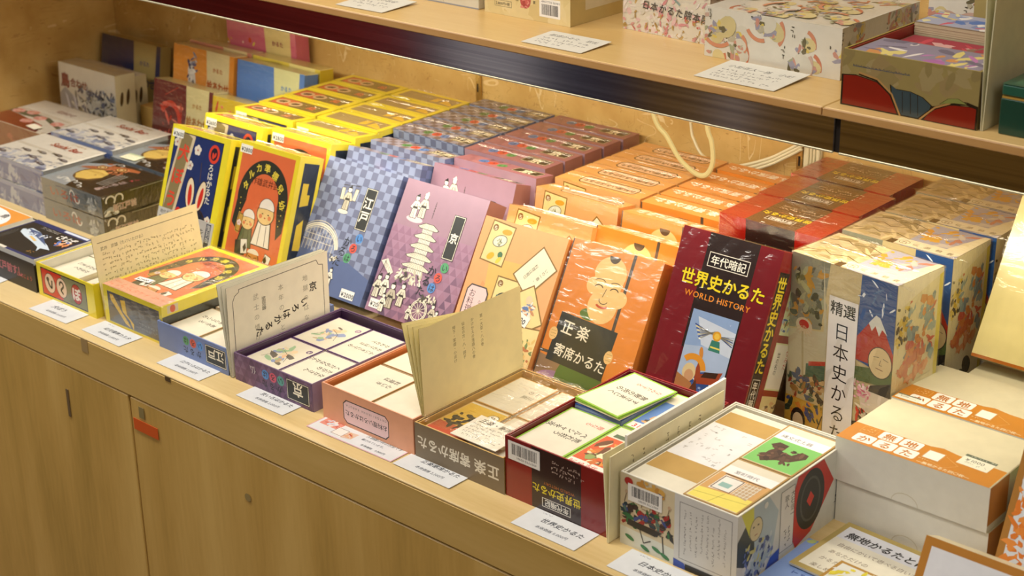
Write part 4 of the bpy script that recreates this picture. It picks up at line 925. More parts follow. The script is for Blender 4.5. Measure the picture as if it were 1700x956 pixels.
# blue edo tray
A = Art(160, 41, '6c7fae'); t_ = Art(150, 38); label2(t_, 2, 4, 46, 29, ''); t_.text('江戸', 7, 9, 18, 'f0e8d0', bold=.03)
for i, (ch, c) in enumerate(zip('いろは', ('4c8cd0', 'd0503c', '4f9a68'))): circ_kana(t_, 60 + i * 16, 12, 7, ch, c)
t_.text('かるた', 58, 22, 12, '28303c', gap=3, bold=.015); A.put(t_.flip(), 8, 2)
tray('blue tray with brown liner and black plate on its end', (-.372, .055, 0), .158, .205, .042, '6c7fae', '8a5a34', A, Art(205, 42, '6074a4'))
for i, (x, y, tx) in enumerate([(-.364, .064, ['あらうつの', 'あるころ']), (-.364, .156, ['うごくの', 'めめ']), (-.290, .064, ['へた', 'の']), (-.290, .156, ['もの', 'の'])]):
    cards(['card stack at front left in the blue tray', 'card stack at back left in the blue tray', 'card stack at front right in the blue tray', 'card stack at back right in the blue tray'][i], x, y, .0035, .068, .086, .028, 'b89868', kv(tx, sz=8), 'cards in the blue tray', bw=1.4)
# kyoto tray
A = Art(160, 41, '68486c'); A.l += 1; s_ = 12.5; rn = random.Random(4)
for j in range(4):
    for i in range(-1, 14):
        x = (i + (j % 2) * .5) * s_; A.tri([(x, j * s_ * .87), (x + s_, j * s_ * .87), (x + s_ / 2, (j + 1) * s_ * .87)], rn.choice(['54385a', '604264', '785a7c']))
t_ = Art(152, 38); label2(t_, 2, 3, 46, 31, ''); t_.text('京', 14, 7, 22, 'f0e8d0', bold=.03)
for i, (ch, c) in enumerate(zip('いろは', ('4f9a90', 'd0506c', '4c8cd0'))): circ_kana(t_, 60 + i * 16, 12, 7.2, ch, c)
t_.text('かるた', 58, 22, 12, '20182c', gap=3, bold=.015); t_.text('仏', 112, 8, 13, 'c8c0c8', bold=.01); A.put(t_.flip(), 6, 1)
tray('purple triangle-patterned tray with four card stacks', (-.197, .055, 0), .163, .205, .042, '604468', '3c2444', A, Art(205, 42, '8c7c98'), cols=six('604468', b='e0d8c8'))
kc = ['9cb890', '8c98b8', 'e0b890', 'd8c8a8', 'b8a078', '6c6458']
for i, (x, y, f) in enumerate([(-.189, .062, figcard(21, kc, 'せ', '5c3c68')), (-.189, .156, figcard(32, kc, 'り', '8c6c8c')), (-.116, .062, kv(['くだのなかたん', 'たかの', 'なかさん'], sz=8.4)), (-.116, .156, kv(['かわのて', 'おのてはさ', 'ふいきにての'], sz=7.4))]):
    cards(['card stack with a seated figure, front left of the purple tray', 'card stack with a figure in green and blue, back left of the purple tray', 'lettered card stack, front right of the purple tray', 'lettered card stack, back right of the purple tray'][i], x, y, .0035, .070, .091, .029, '5c3c74', f, 'cards in the purple tray', bw=1.5)
# peach tray
A = Art(170, 52, 'e0a07c'); A.poly([(40, 12), (46, 6), (120, 6), (126, 12), (126, 34), (120, 40), (46, 40), (40, 34)], '3c3030'); A.poly([(41.5, 12.5), (47, 7.5), (119, 7.5), (124.5, 12.5), (124.5, 33.5), (119, 38.5), (47, 38.5), (41.5, 33.5)], 'ecc8c8')
t_ = Art(82, 30); t_.text('お料理いろはかるた', 1, 13, 8.8, '2e2828', bold=.015); t_.text('ORYORI IROHA KARUTA', 2, 4, 4.4, '4c4040', gap=1.2); A.put(t_.flip(), 42, 8)
tray('peach tray with a pink lettered plate on its end', (-.014, .055, 0), .171, .205, .052, 'e0a07c', 'c47038', A, Art(205, 52, 'd8946c'))
fc = ['dfa04c', 'c87838', '8c9ca0', 'e8d8b0']
def omelet(A): A.ell(36, 50, 22, 15, '6c6c60', 20, n=20); A.ell(36, 50, 20, 13, 'd8d8d0', 20, n=20); A.ell(36, 50, 14, 9, 'e0a03c', 20, n=16); A.ell(38, 51, 8, 5, 'e8d080', 20, n=12)
for i, (x, y, f) in enumerate([(-.005, .064, kv(['料理は', '心いき'], sz=8)), (-.005, .158, omelet), (.072, .064, kv(['たの', 'みやす'], sz=8)), (.072, .158, kv(['魚のこ', 'ほね'], sz=8))]):
    cards(['lettered card stack, front left of the peach tray', 'card stack with a plate of egg, back left of the peach tray', 'lettered card stack, front right of the peach tray', 'lettered card stack, back right of the peach tray'][i], x, y, .0035, .074, .091, .041, '9c7038', f, 'cards in the peach tray', bw=1.6)
# storyteller tray
A = Art(152, 50, '7c6c54'); t_ = Art(150, 46); t_.text('正楽', 6, 14, 20, 'e8e0cc', bold=.03, gap=2); t_.text('寄席かるた', 54, 14, 18.5, 'e8e0cc', bold=.03); A.put(t_.flip(), 0, 0)
r = tray('grey-brown tray with white lettering and gold liner', (.1595, .055, 0), .1505, .207, .050, '7c6c54', 'c89a48', A, Art(207, 50, 'b08c4c'), cols=six('7c6c54', t='c8a050'))
def silh(A): A.rect(2, 2, 70, 30, 'b85030'); A.rect(2, 26, 70, 60, 'd8b040'); A.blobs(10, 22, 42, 34, ['2c2820'], 26, 4, 8, 5); A.ell(54, 70, 8, 7, 'e8e0c8', n=16); A.arc(54, 70, 8, 7, .8, '2c2820'); A.text('ね', 49, 66, 9, '2c2820', bold=.03)
for i, (x, y, f) in enumerate([(.168, .064, silh), (.168, .158, kv(['ーの', '正楽'], sz=8, c='8a8474')), (.240, .158, kv(['り'], sz=8, c='8a8474')), (.240, .064, kv(['り'], sz=8, c='8a8474'))]):
    cards(['gold card stack with black silhouettes, front left of the grey-brown tray', 'white card stack, back left of the grey-brown tray', 'card stack, back right of the grey-brown tray', 'card stack, front right of the grey-brown tray'][i], x, y, .0035, .066, .091, .040, 'c08c3c', f, 'cards in the grey-brown tray', bw=1.6)
A = Art(76, 58, 'ece6d6'); A.text('正楽・寄席', 8, 44, 10.5, '28241e', bold=.02, shear=.2); A.scrib(6, 5, 62, 34, '8a8478', 5, 3)
b = MB(); b.box(0, .076, 0, .058, 0, .0008, 'ece6d6'); b.art(A, (0, 0, .0008), X, Y, Z); tag(b.obj('note_card', PAPER, None, (.217, .060, .0505), (R(2), 0, 0)), 'white explanatory note lying over the grey-brown tray', 'card')
# crumpled film over that tray
b = MB(); rn = random.Random(8); nx, ny = 14, 16; hh = [[.0515 + rn.uniform(0, .004) + (.006 * rn.random() if (j > 13 or i in (0, nx)) else 0) for j in range(ny + 1)] for i in range(nx + 1)]
for i in range(nx):
    for j in range(ny):
        f = lambda a, c: (.004 + a * .142 / nx, .004 + c * .199 / ny, hh[a][c]); b.face([f(i, j), f(i + 1, j), f(i + 1, j + 1), f(i, j + 1)], 'ffffff')
o = b.obj('plastic_wrap', FILM2, r); 
for p_ in o.data.polygons: p_.use_smooth = True
# maroon tray
tray('maroon tray with barcode and upside-down yellow title on its end', (.312, .057, 0), .157, .242, .082, '7c1416', '6c1216', red_end(157, 81, True), Art(242, 82, '7a1216'), m=GLOSS, cols=six('8c1a18'))
def warr(A): A.rect(3, 3, 70, 12, 'e8e0d4'); A.text('BC.60 古代', 5, 5, 8, 'd04440', bold=.02); A.rect(3, 15, 70, 66, 'cc5c34'); A.blobs(12, 18, 52, 46, ['dc8c3c', 'c87038', 'e8c8a0', '8c9c5c', 'e0d8b0', '6c4830'], 44, 4, 10, 6); A.ell(40, 64, 8, 10, 'b87848', n=14); A.ell(40, 70, 8, 6, '38281c', n=12); A.rect(10, 84, 30, 8, '5c6c50')
def sky(A): A.rect(3, 3, 70, 14, 'ece4d8'); A.text('313', 8, 5, 12, 'd04440', bold=.03); A.rect(3, 17, 70, 66, '5c80b8'); A.blobs(6, 18, 60, 22, ['806850', 'c89c68', '4c4438'], 26, 4, 9, 2); A.text('ミリ', 40, 84, 9, '3c3830')
def red1(A): A.text('敵なる', A.W * .9, A.H * .84, 9.4, 'c03c34', rot=-90, vert=True); kv(['ペルシャを攻めて', '荒れ狂う'], sz=9, x0=.6)(A)
def red2(A): A.text('なみだする', A.W * .9, A.H * .84, 9, 'c03c34', rot=-90, vert=True); kv(['無敵の兜の', 'すさまじく'], sz=9, x0=.62)(A)
g = 'cards in the maroon tray'
cards('green-edged lettered card stack, front left of the maroon tray', .3175, .064, .0035, .076, .112, .071, '8cb838', red1, g, bw=2.6, edge='c8c4a0')
cards('green-edged card stack with a warrior picture, front right of the maroon tray', .395, .064, .0035, .070, .112, .070, '8cb838', warr, g, bw=2.4, edge='c8c4a0')
cards('green-edged card stack with a blue sky picture, back right of the maroon tray', .395, .180, .0035, .070, .112, .070, '8cb838', sky, g, bw=2.4, edge='c8c4a0')
cards('stack of blue-edged cards, back left of the maroon tray', .3175, .182, .0035, .074, .106, .074, '34549c', None, g, bw=2, edge='8c9cb8')
cards('green-edged lettered cards skewed on top at the back left of the maroon tray', .316, .184, .0790, .076, .104, .0035, '8cb838', red2, g, rz=-5, bw=2.6)
cards('topmost skewed green-edged lettered card in the maroon tray', .314, .186, .0830, .077, .104, .0012, '8cb838', red2, g, rz=-8, bw=2.6, name='playing_card', cat='card')
# japan history tray
A = Art(160, 92, 'd8c8a4'); A.rect(76, 0, 84, 92, 'd6d4ce'); A.frame(83, 12, 70, 72, .6, '4c4a48')
for i in range(8):
    A.scrib(88 + i * 7.6, 18 + (i * 7) % 11, 4.2, 58 - (i * 7) % 13, '5c5a58', 1, i, vert=True)
A.poly([(0, 0), (76, 0), (76, 20), (0, 24)], 'dcdccc'); A.blobs(4, 30, 68, 26, ['28404c', '54786c', '3c4c88', '2c6c3c', '3c2c28', 'a82c28', 'c8b08c', '30302c'], 70, 3, 6.5, 4)
for k in range(6): A.line([(6 + k * 12, 56), (9 + k * 12, 68)], 1, '7c6850'); A.ell(9 + k * 12, 70, 2.2, 2.6, 'c8a888', n=8, up=0)
for k in range(6): A.line([(26 + k, 30 + k * 5), (62, 30 + k * 5)], .6, '8c5c48', up=0)
A.poly([(10, 28), (50, 26), (60, 34), (12, 36)], '2c2824'); A.line([(28, 28), (34, 12), (44, 18)], 1.2, '2c2824'); A.line([(60, 30), (62, 8)], 1.4, '2c2824')
for x, y in ((14, 12), (36, 6), (52, 10), (64, 6)): A.ell(x, y, 7, 2.6, '3c7c4c', -20, n=10)
A.ell(12, 84, 6, 5, 'b02c28', n=12); A.blobs(30, 78, 30, 12, ['d8a850', '3c4498', 'c89040'], 12, 3, 6, 8); A.put(barcode(48, 22, 6).flip(), 11, 60); A.poly([(76, 0), (96, 0), (90, 8), (76, 10)], '3450a8'); A.rect(92, 0, 68, 8, '242424')
rs = Art(228, 92, 'd8d8d0'); rs.poly([(0, 30), (20, 20), (44, 50), (56, 92), (34, 92), (0, 60)], '2c3430'); rs.poly([(6, 92), (30, 92), (40, 60), (24, 56)], 'd8d438'); rs.poly([(30, 92), (60, 92), (80, 66), (70, 20), (40, 4), (10, 0), (34, 34)], 'b0c0c4')
rs.ell(36, 62, 13, 15, '4c4438', n=20); rs.ell(36, 62, 12, 14, 'd8c898', n=20); rs.ell(31, 66, 2, 1.2, '3c342c', n=6); rs.ell(40, 66, 2, 1.2, '3c342c', n=6, up=0); rs.line([(33, 55), (39, 55)], 1, 'a04c3c'); rs.blobs(14, 2, 56, 44, ['6878b0', 'a0b0c8', 'd0c870', '384878', 'c8d0d0'], 66, 2, 5, 5); rs.ell(14, 20, 4, 4, 'e0e0d8', n=10); rs.ell(54, 84, 4, 4, 'e0e0d8', n=10)
rs.poly([(56, 0), (84, 0), (84, 16), (66, 12)], '2c50b8')
rs.poly([(96, 40), (118, 92), (172, 92), (196, 56), (150, 8), (118, 0)], 'c42c20'); rs.ell(146, 52, 30, 38, '242420', n=26); rs.arc(146, 52, 20, 27, 3, '4c4c44', n=22); rs.poly([(146, 62), (154, 52), (146, 42), (138, 52)], 'd03424')
rs.rect(84, 8, 28, 78, 'e2ded6'); rs.frame(84, 8, 28, 78, .6, '4c4a48'); rs.text('大石信一', 104, 80, 9, '2c2a28', rot=0, vert=True); rs.text('歌人', 92, 78, 9, '2c2a28', vert=True); rs.scrib(90, 12, 16, 24, '3c3a38', 2, 4, vert=True); rs.scrib(198, 14, 26, 70, '6c6a68', 3, 7, vert=True)
tray('white picture-covered box tray with barcode, full of cards, at the right', (.4855, .060, 0), .160, .228, .093, 'd8d4c4', 'd8d4c4', A, rs, cols=six('dcd8c8'))
g = 'cards in the picture-covered tray'; G2 = 'b08c48'
def jtxt(A): A.scrib(8, 12, A.W - 16, A.H - 20, 'b8b4b0', 7, 3, fill=.5); A.text('日', A.W - 14, 6, 5, '4a4844')
def jroom(A):
    A.rect(3, 3, 66, 84, 'c89a5c'); A.poly([(3, 3), (69, 3), (69, 34), (3, 26)], 'e0d060'); A.line([(3, 14), (69, 24)], .6, '8c7c2c'); A.line([(30, 3), (36, 28)], .6, '8c7c2c'); A.rect(3, 70, 66, 18, 'e8e4e0'); A.text('室町時代', 16, 75, 8, '4a4844')
    A.poly([(12, 30), (40, 34), (40, 64), (12, 66)], 'e0ddd4'); A.frame(13, 32, 26, 32, 1.4, '6c4c2c'); A.poly([(42, 34), (62, 30), (62, 66), (42, 64)], 'b89c78'); A.l += 1
    for k in range(5): A.line([(42 + k * 4.6, 33), (42 + k * 4.6, 64)], .8, 'e0dccc', up=0); A.line([(42, 36 + k * 6), (62, 35 + k * 6.4)], .8, 'e0dccc', up=0)
    A.line([(10, 68), (64, 68)], 2, '4c3420'); A.rect(18, 40, 14, 10, '8cb0a8')
def jclay(A): A.rect(3, 3, 66, 66, '78b860'); A.rect(3, 69, 66, 20, 'ece8e4'); A.text('縄文式土器', 8, 75, 8.4, '3c3a38'); A.poly([(14, 20), (22, 10), (36, 22), (50, 26), (62, 44), (60, 54), (50, 56), (44, 42), (30, 44), (30, 60), (16, 62), (10, 52), (20, 44)], '4c3424'); A.blobs(16, 18, 40, 34, ['5c4030', '3c281c', '6c4c38', '543828'], 30, 3, 6, 4)
cards('white card stack with faint print, left half of the picture-covered tray', .4925, .066, .0035, .074, .213, .086, 'dcd4c0', lambda A: (A.rect(1, 30, 72, 40, 'b4904c'), A.rect(1, 166, 72, 34, 'b4904c'), A.rect(1, 70, 72, 96, 'dcdad8'), A.scrib(8, 76, 58, 84, 'bcb8b4', 7, 3, fill=.5), A.text('説', 60, 74, 5, '4a4844')), g, bw=1)
cards('gold-edged card stack showing a room with mats, front right of the picture-covered tray', .568, .066, .0035, .071, .106, .0875, 'a88448', jroom, g, bw=2.2)
cards('gold-edged card stack showing clay relics on green, back right of the picture-covered tray', .568, .174, .0035, .071, .106, .0875, 'a88448', jclay, g, bw=2.2)

# ------------------------------------------------------------------ booklets propped between the trays
def leafbook(label, loc, D, H, t, c, art=None, rot=(0, 0, 0), slant=0, leaves=1, back=None, edge=None):
    """thin booklet standing edge-on to x, its +x face printed; D along y, H up; slant drops the far top corner"""
    b = MB(); 
    for k in range(leaves):
        f = k * t * 1.6; tilt = (k - (leaves - 1)) * .004
        P = [(f, 0, 0), (f, D, 0), (f + tilt, D, H - slant), (f + tilt * 2.2, 0, H)]
        Q = [(x + t, y, z) for x, y, z in P]
        for i in range(4): j = (i + 1) % 4; b.face([P[i], P[j], Q[j], Q[i]], edge or c)
        b.face(P[::-1], back or c); b.face(Q, c)
    if art: b.art(art, ((leaves - 1) * t * 1.6 + t, 0, 0), Y, Z, X)
    return tag(b.obj('booklet', PAPER, None, loc, rot), label, 'booklet')
A = Art(198, 128, 'eee0ae'); A.rect(8, 116, 182, .9, '50482c'); A.text('武井　武雄（たけいたけお）', 12, 104, 6.4, '50482c'); A.scrib(12, 10, 176, 90, '8a7c4c', 11, 5, th=.4)
leafbook('cream leaflet with a rule and eleven lines of print, propped beside the yellow tray', (-.519, .064, .002), .198, .128, .0012, 'eee0ae', A, (0, R(-7), 0), edge='b8a860')
A = Art(188, 134, 'ebe6d2'); A.line([(14, 120), (22, 124), (22, 128), (166, 128), (170, 120), (178, 118)], 1, '34302a'); A.line([(178, 118), (178, 14), (170, 8), (22, 8), (10, 14), (10, 112), (14, 120)], 1, '34302a')
A.text('京いろはかるた', 158, 92, 15, '28241e', rot=-90, vert=True, bold=.02) if False else None
A.text('京', 150, 84, 15, '28241e', bold=.03); A.text('いろは', 134, 72, 15, '28241e', bold=.03, rot=0, gap=0) if False else None
for i, ch in enumerate('いろはかるた'): A.text(ch, 134 - i * 17, 78 - i * 3.6, 15, '28241e', rot=-90, bold=.03)
A.text('解説書', 62, 104, 8, '6c6a60', rot=-90, gap=-1); 
for i, st in enumerate(['武士の情け', '本年のこと', '地獄のはなし']): A.text(st, 46 + i * 46, 118, 10, 'a8a494', vert=True, gap=6)
leafbook('grey-bordered booklet with black brush title, standing between blue and purple trays', (-.207, .0535, .001), .188, .136, .0009, 'ebe6d2', A, (0, R(1), 0), leaves=3, edge='8c8870', back='cfc8ae')
A = Art(190, 118, 'efe1a6')
for i, st in enumerate(['第一大臣・八の巻', 'かけかえの落語八の巻', '仙台の方・八・調子', '柳下・家遊・小ぼけ']): A.text(st, 110 - i * 17, 104, 5.6, '6a5c38', vert=True, gap=.4)
leafbook('plain yellowish booklet with fanned pages standing in the grey-brown tray', (.158, .070, .052), .190, .120, .0008, 'efe1a6', A, (0, R(-2), 0), slant=.028, leaves=4, edge='a8944c')
A = Art(222, 112, 'f0e6bc')
for i in range(7): A.scrib(36 + i * 22, 34, 9, 66, '8a7c54', 1, i, vert=True)
leafbook('cream leaflet with columns of print standing beside the maroon tray', (.4755, .048, .001), .222, .112, .0010, 'f0e6bc', A, (0, R(1), 0), leaves=2)
leafbook('plain white booklet leaning behind the cream leaflet, beside the maroon tray', (.4705, .085, .084), .196, .040, .0035, 'e6e2d6', None, (0, R(2), R(0)))

# ------------------------------------------------------------------ price cards on the counter
def pcard(label, pts, l1, l2, z=.0006, mar=None):
    """card given by its near-left, far-left, far-right, near-right corners on the counter"""
    W = (Vector(pts[3]) - Vector(pts[0])).length; D = (Vector(pts[1]) - Vector(pts[0])).length; rz = math.atan2(pts[3][1] - pts[0][1], pts[3][0] - pts[0][0])
    A = Art(W * 1000, D * 1000, 'dadad8')
    if mar: mar(A)
    else:
        A.scrib(10, D * 1000 - 7, 20, 4, '3a4668', 1, 2); A.text(l1, A.W * .24, D * 540, min(10.4, W * 620 / len(l1)), '2c3038', bold=.025, shear=.2, sx=1.08); A.text(l2, A.W * .28, D * 240, 6.2, '40444e', bold=.016, shear=.15)
    b = MB(); b.box(0, W, 0, D, 0, .0005, 'dadad8'); b.art(A, (0, 0, .0005), X, Y, Z)
    return tag(b.obj('price_card', PAPER, None, (pts[0][0], pts[0][1], z), (0, 0, rz)), label, 'price card', 'price cards')
pcard('white price card at the left frame edge before the black tray', [(-.868, .016), (-.866, .064), (-.772, .062), (-.772, .03)], 'すしかるた', '本体価格 2,500円')
pcard('white price card in front of the yellow dog tray', [(-.645, .010), (-.641, .056), (-.550, .057), (-.549, .013)], '犬ぼう', '本体価格 3,600円')
pcard('white price card in front of the flat children card game', [(-.512, .015), (-.511, .058), (-.417, .058), (-.416, .014)], '幼児標準カルタ', '本体価格 2,800円')
pcard('white price card tucked under the front of the blue tray', [(-.327, .015), (-.323, .059), (-.232, .060), (-.231, .016)], '江戸いろはかるた', '本体価格 2,000円')
pcard('white price card tucked under the front of the purple tray', [(-.156, .021), (-.150, .063), (-.052, .063), (-.059, .021)], '京いろはかるた', '本体価格 2,000円')
def om(A): A.frame(0, 0, A.W, A.H, 1.6, 'd8a0a8'); A.rect(6, 18, 34, 26, 'd88c78'); A.blobs(9, 20, 28, 20, ['e8d8c8', 'c86c58', 'c8d0d8'], 20, 2, 5, 2); A.poly([(38, 8), (58, 6), (58, 24), (38, 26)], 'e8e0d4'); A.frame(38, 8, 20, 17, .7, '6c5048'); A.poly([(58, 6), (74, 10), (74, 26), (58, 24)], 'd8b8a0'); A.blobs(60, 10, 12, 12, ['b84c38', 'd8a070'], 8, 1.5, 3, 1); A.text('人柄御子代の方形です', 84, 28, 6.4, '3a3e48', shear=.2); A.text('載されています。', 84, 19, 5.4, '5a5e68', shear=.2); A.text('本体価格　3,000円', 94, 7, 5.2, '4a4e58')
pcard('wide price card with pink border and small pictures before the peach tray', [(-.011, .021), (-.008, .066), (.144, .066), (.146, .023)], '', '', mar=om)
pcard('white price card in front of the grey-brown tray', [(.151, .022), (.156, .069), (.256, .062), (.250, .021)], '正楽寄席かるた', '本体価格 2,200円', z=.0012)
pcard('white price card in front of the maroon tray', [(.361, .010), (.363, .056), (.460, .055), (.458, .010)], '世界史かるた', '本体価格 5,000円')
pcard('white price card before the picture-covered tray, cut by the frame', [(.506, .009), (.509, .056), (.606, .055), (.604, .008)], '日本史かるた', '本体価格 4,600円')

# ------------------------------------------------------------------ flat stacks at the left end
def flatbox(label, group, loc, W, D, H, cols, top=None, front=None, right=None, fm=FILM2, seed=0, rz=0, name='boxed_card_game', cat='boxed game', m=GLOSS):
    r = thing(name, label, cat, loc, (0, 0, R(rz)), group)
    box_mesh(W, D, H, cols, dict(front=front, top=top, right=right), .001).obj('box', m, r)
    if fm: wrap(r, W, D, H, fm, seed, seg=(8, 6, 2))
    return r
def sushi_top(W=200, D=135):
    A = Art(W, D, 'e8e4d8'); A.blobs(0, -4, W, 38, ['8c98b4', 'a8b0c4', 'd8d8d4', '6c7898', 'e4e2da', 'c4cad4'], 90, 4, 13, 3, 1.6)
    for i in range(9): 
        for k in range(3): A.arc(8 + i * 22, 26 + (i % 3) * 7, 12 - k * 3, 7 - k * 1.8, .8, '7c88a4', 0, 180, 10)
    A.blobs(0, 26, W, 14, ['e8e4d8', 'e4e2da'], 20, 4, 9, 7)
    for x, y, c in ((66, 54, '4c5058'), (104, 62, '6c6860'), (142, 70, '585450'), (176, 58, '504c54'), (112, 36, '3c4058'), (156, 22, '3c4058'), (30, 24, '40485c')):
        A.ell(x, y, 13, 5, c, -6, n=14); A.ell(x + 2, y + 1, 8, 2.6, '8c8c90', -6, n=10); A.poly([(x - 12, y), (x - 19, y + 6), (x - 18, y - 3)], c)
    A.text('Sushi Bar', 72, 98, 22, 'b0402c', bold=.03, shear=.2); A.text('江戸前寿司', 104, 122, 7, 'b08c40', gap=3); A.scrib(70, 92, 60, 6, 'a8a498', 1, 4); return A
def blue_front(W, H, s=1):
    A = Art(W, H, '5a6ca0'); A.blobs(0, 0, W, H * .6, ['7c8cb4', '4c5c90', 'a8b0c4', '687aa8', '8c98b8'], 40, 3, 10, s); A.rect(0, H * .82, W, H * .18, '8492b8'); return A
def squid_top(W=182, D=135):
    A = Art(W, D, '22201c'); A.poly([(0, 0), (74, 0), (60, 30), (50, D), (0, D)], '9aa2a8'); A.poly([(0, D - 36), (46, D - 10), (52, D), (0, D)], '22201c')
    A.poly([(24, 96), (6, 82), (10, 78), (40, 84), (60, 96), (96, 112), (124, 120), (120, 128), (92, 128), (60, 118), (40, 104)], 'a8603c'); A.blobs(34, 88, 70, 32, ['b46c44', '9c5430', 'c8885c'], 40, 3, 6, 4)
    for x, y in ((44, 100), (84, 112)):
        for k, c in enumerate(('8c4c28', 'd8b070', '6c4020', 'dcc088')): A.ell(x, y, 13 - k * 3, 9 - k * 2, c, 10, n=16)
    A.ell(60, 62, 34, 30, '6c5030', -20, n=24); A.poly([(38, 82), (60, 92), (86, 84), (92, 64), (78, 44), (52, 36), (34, 50), (30, 66)], 'e0c068'); A.line([(50, 72), (66, 80), (82, 76)], .8, '8c5c28'); A.ell(70, 66, 3, 1.6, '8c5c28', n=8)
    for (x, y, r) in ((70, 22, 6), (86, 18, 7), (54, 16, 6), (100, 10, 5), (40, 22, 5)): A.arc(x, y, r, r * .8, 2.4, 'e0ded6', -60, 200, 10)
    A.blobs(20, 14, 60, 14, ['e0ded6'], 12, 2, 5, 3); A.arc(64, 126, 7, 5, 2.4, 'e0ded6', -60, 200, 10)
    for k in range(4): A.line([(104 + k * 7, 96 - k * 0), (112 + k * 7, 38)], 1.1, 'd8d4cc', up=0)
    t = Art(90, 30); t.text('新いろは', 0, 8, 15, 'd8d4cc', bold=.05); t.text('新いろは', 0, 8, 15, '8c3c40', bold=.01); t.text('すし', 64, 8, 10, 'c04850', bold=.03); A.put(t, 150, 16, 80)
    return A
def sq_front(W, H, s):
    A = Art(W, H, '3c4048'); A.rect(0, 0, W, H, '6c747c'); A.text('いろは', 22, H * .3, H * .5, 'a04c48', bold=.03, sx=1.6); A.arc(92, H * .6, 7, H * .22, 3, 'd8d8d4', 0, 180, 10); A.arc(106, H * .5, 7, H * .22, 3, 'd8d8d4', 180, 360, 10); A.blobs(124, 4, 46, H * .7, ['8c949c', '5c6468', 'b0b4b4'], 16, 4, 9, s); return A
def sq_right(D, H, s):
    A = Art(D, H, '26221e'); A.arc(18, H * .7, 9, H * .22, 3, 'dcdad4', -40, 200, 12); A.arc(36, H * .72, 8, H * .2, 3, 'dcdad4', -40, 200, 12); A.blobs(4, 0, 34, H * .4, ['dcdad4', '9ca0a0'], 12, 3, 6, s)
    A.text('新江戸前', 22, H * .18, H * .36, 'd8d0c8', bold=.06, sx=.9); A.text('新江戸前', 22, H * .18, H * .36, '8c3c34', bold=.01, sx=.9); A.line([(60, H - 3), (D - 4, H - 3)], .8, 'b8b8a8'); return A
G1 = 'sushi card games in the left stacks'; st_, stf = sushi_top(), blue_front(198, 41)
for k in range(2):
    flatbox('white and blue sushi card game, ' + ['under the top one of the front left stack', 'topmost of the front left stack'][k], G1, (-1.188, .275, k * .0435), .194, .133, .0415, six('c8ccd4', t='e8e4d8', f='5a6ca0', l='8890a8'), st_, stf, seed=30 + k, rz=-1 + k)
    flatbox('white and blue sushi card game, ' + ['lower one of the rear left stack', 'topmost of the rear left stack'][k], G1, (-1.190, .425, k * .0435), .194, .130, .0415, six('c8ccd4', t='e8e4d8', f='5a6ca0', l='8890a8'), st_, stf, seed=33 + k)
sqt, sf, sr = squid_top(), sq_front(180, 38, 2), sq_right(135, 38, 3)
for k in range(2):
    flatbox('black card game with squid and fish picture, ' + ['under the top one of its stack', 'topmost of its stack'][k], G1, (-.985, .267, k * .0405), .180, .135, .038, six('22201c', f='6c747c'), sqt, sf, sr, seed=36 + k)
    o = flatbox('black card game with squid picture ' + ['hidden low in the rear stack', 'carrying a price tag, behind the front squid stack'][k], G1, (-.990, .418, k * .0395), .186, .128, .037, six('22201c', f='6c747c'), sqt, sf, sr, seed=39 + k)
b = MB(); b.box(0, .042, 0, .026, 0, .0005, 'd8d4ac'); A = Art(42, 26, 'd8d6b8'); A.rect(0, 20, 42, 6, 'a8b490'); A.scrib(4, 4, 30, 13, '9c9c88', 2, 3); b.art(A, (0, 0, .0005), X, Y, Z)
tag(b.obj('price_tag', PAPER, None, (-.968, .423, .0790), (0, 0, R(3))), 'pale green price tag lying on the rear squid card game', 'price tag')
A = Art(196, 140, 'd4ccbc'); A.poly([(0, 0), (180, 0), (150, 34), (90, 44), (40, 52), (0, 56)], '7c2018'); A.poly([(0, 56), (60, 52), (120, 60), (196, 36), (196, 46), (120, 72), (0, 74)], '3c5444')
for i, (x, y) in enumerate(((20, 66), (58, 74), (104, 60), (96, 34), (140, 22), (168, 56))):
    for k in range(6): a = k * 1.05 + i; A.ell(x + 9 * math.cos(a), y + 6 * math.sin(a), 9, 6, ['d89088', 'e0a8a0', 'd08478'][k % 3], n=10)
    A.ell(x, y, 5, 3.4, 'e0b8a0', n=8)
A.text('花合わせ', 90, 104, 15, '7c3440', bold=.02, shear=.2); A.scrib(60, 92, 40, 8, 'a49c90', 1, 2)
F = Art(196, 72, '6c1a14'); F.blobs(60, 6, 110, 50, ['6c1a14', '8c3430', 'b06058', '7c241c'], 22, 5, 12, 4)
o = flatbox('red box with pink flowers on its lid at the far left', None, (-1.402, .412, 0), .200, .142, .080, six('6c1a14', t='d4ccbc'), A, F, seed=44)
b = MB(); b.box(0, .036, 0, .018, 0, .0005, 'd8d0b8'); tag(b.obj('price_tag', PAPER, None, (-1.268, .420, .0828), (0, 0, R(-8))), 'blank-looking white tag on the red flower box', 'price tag')
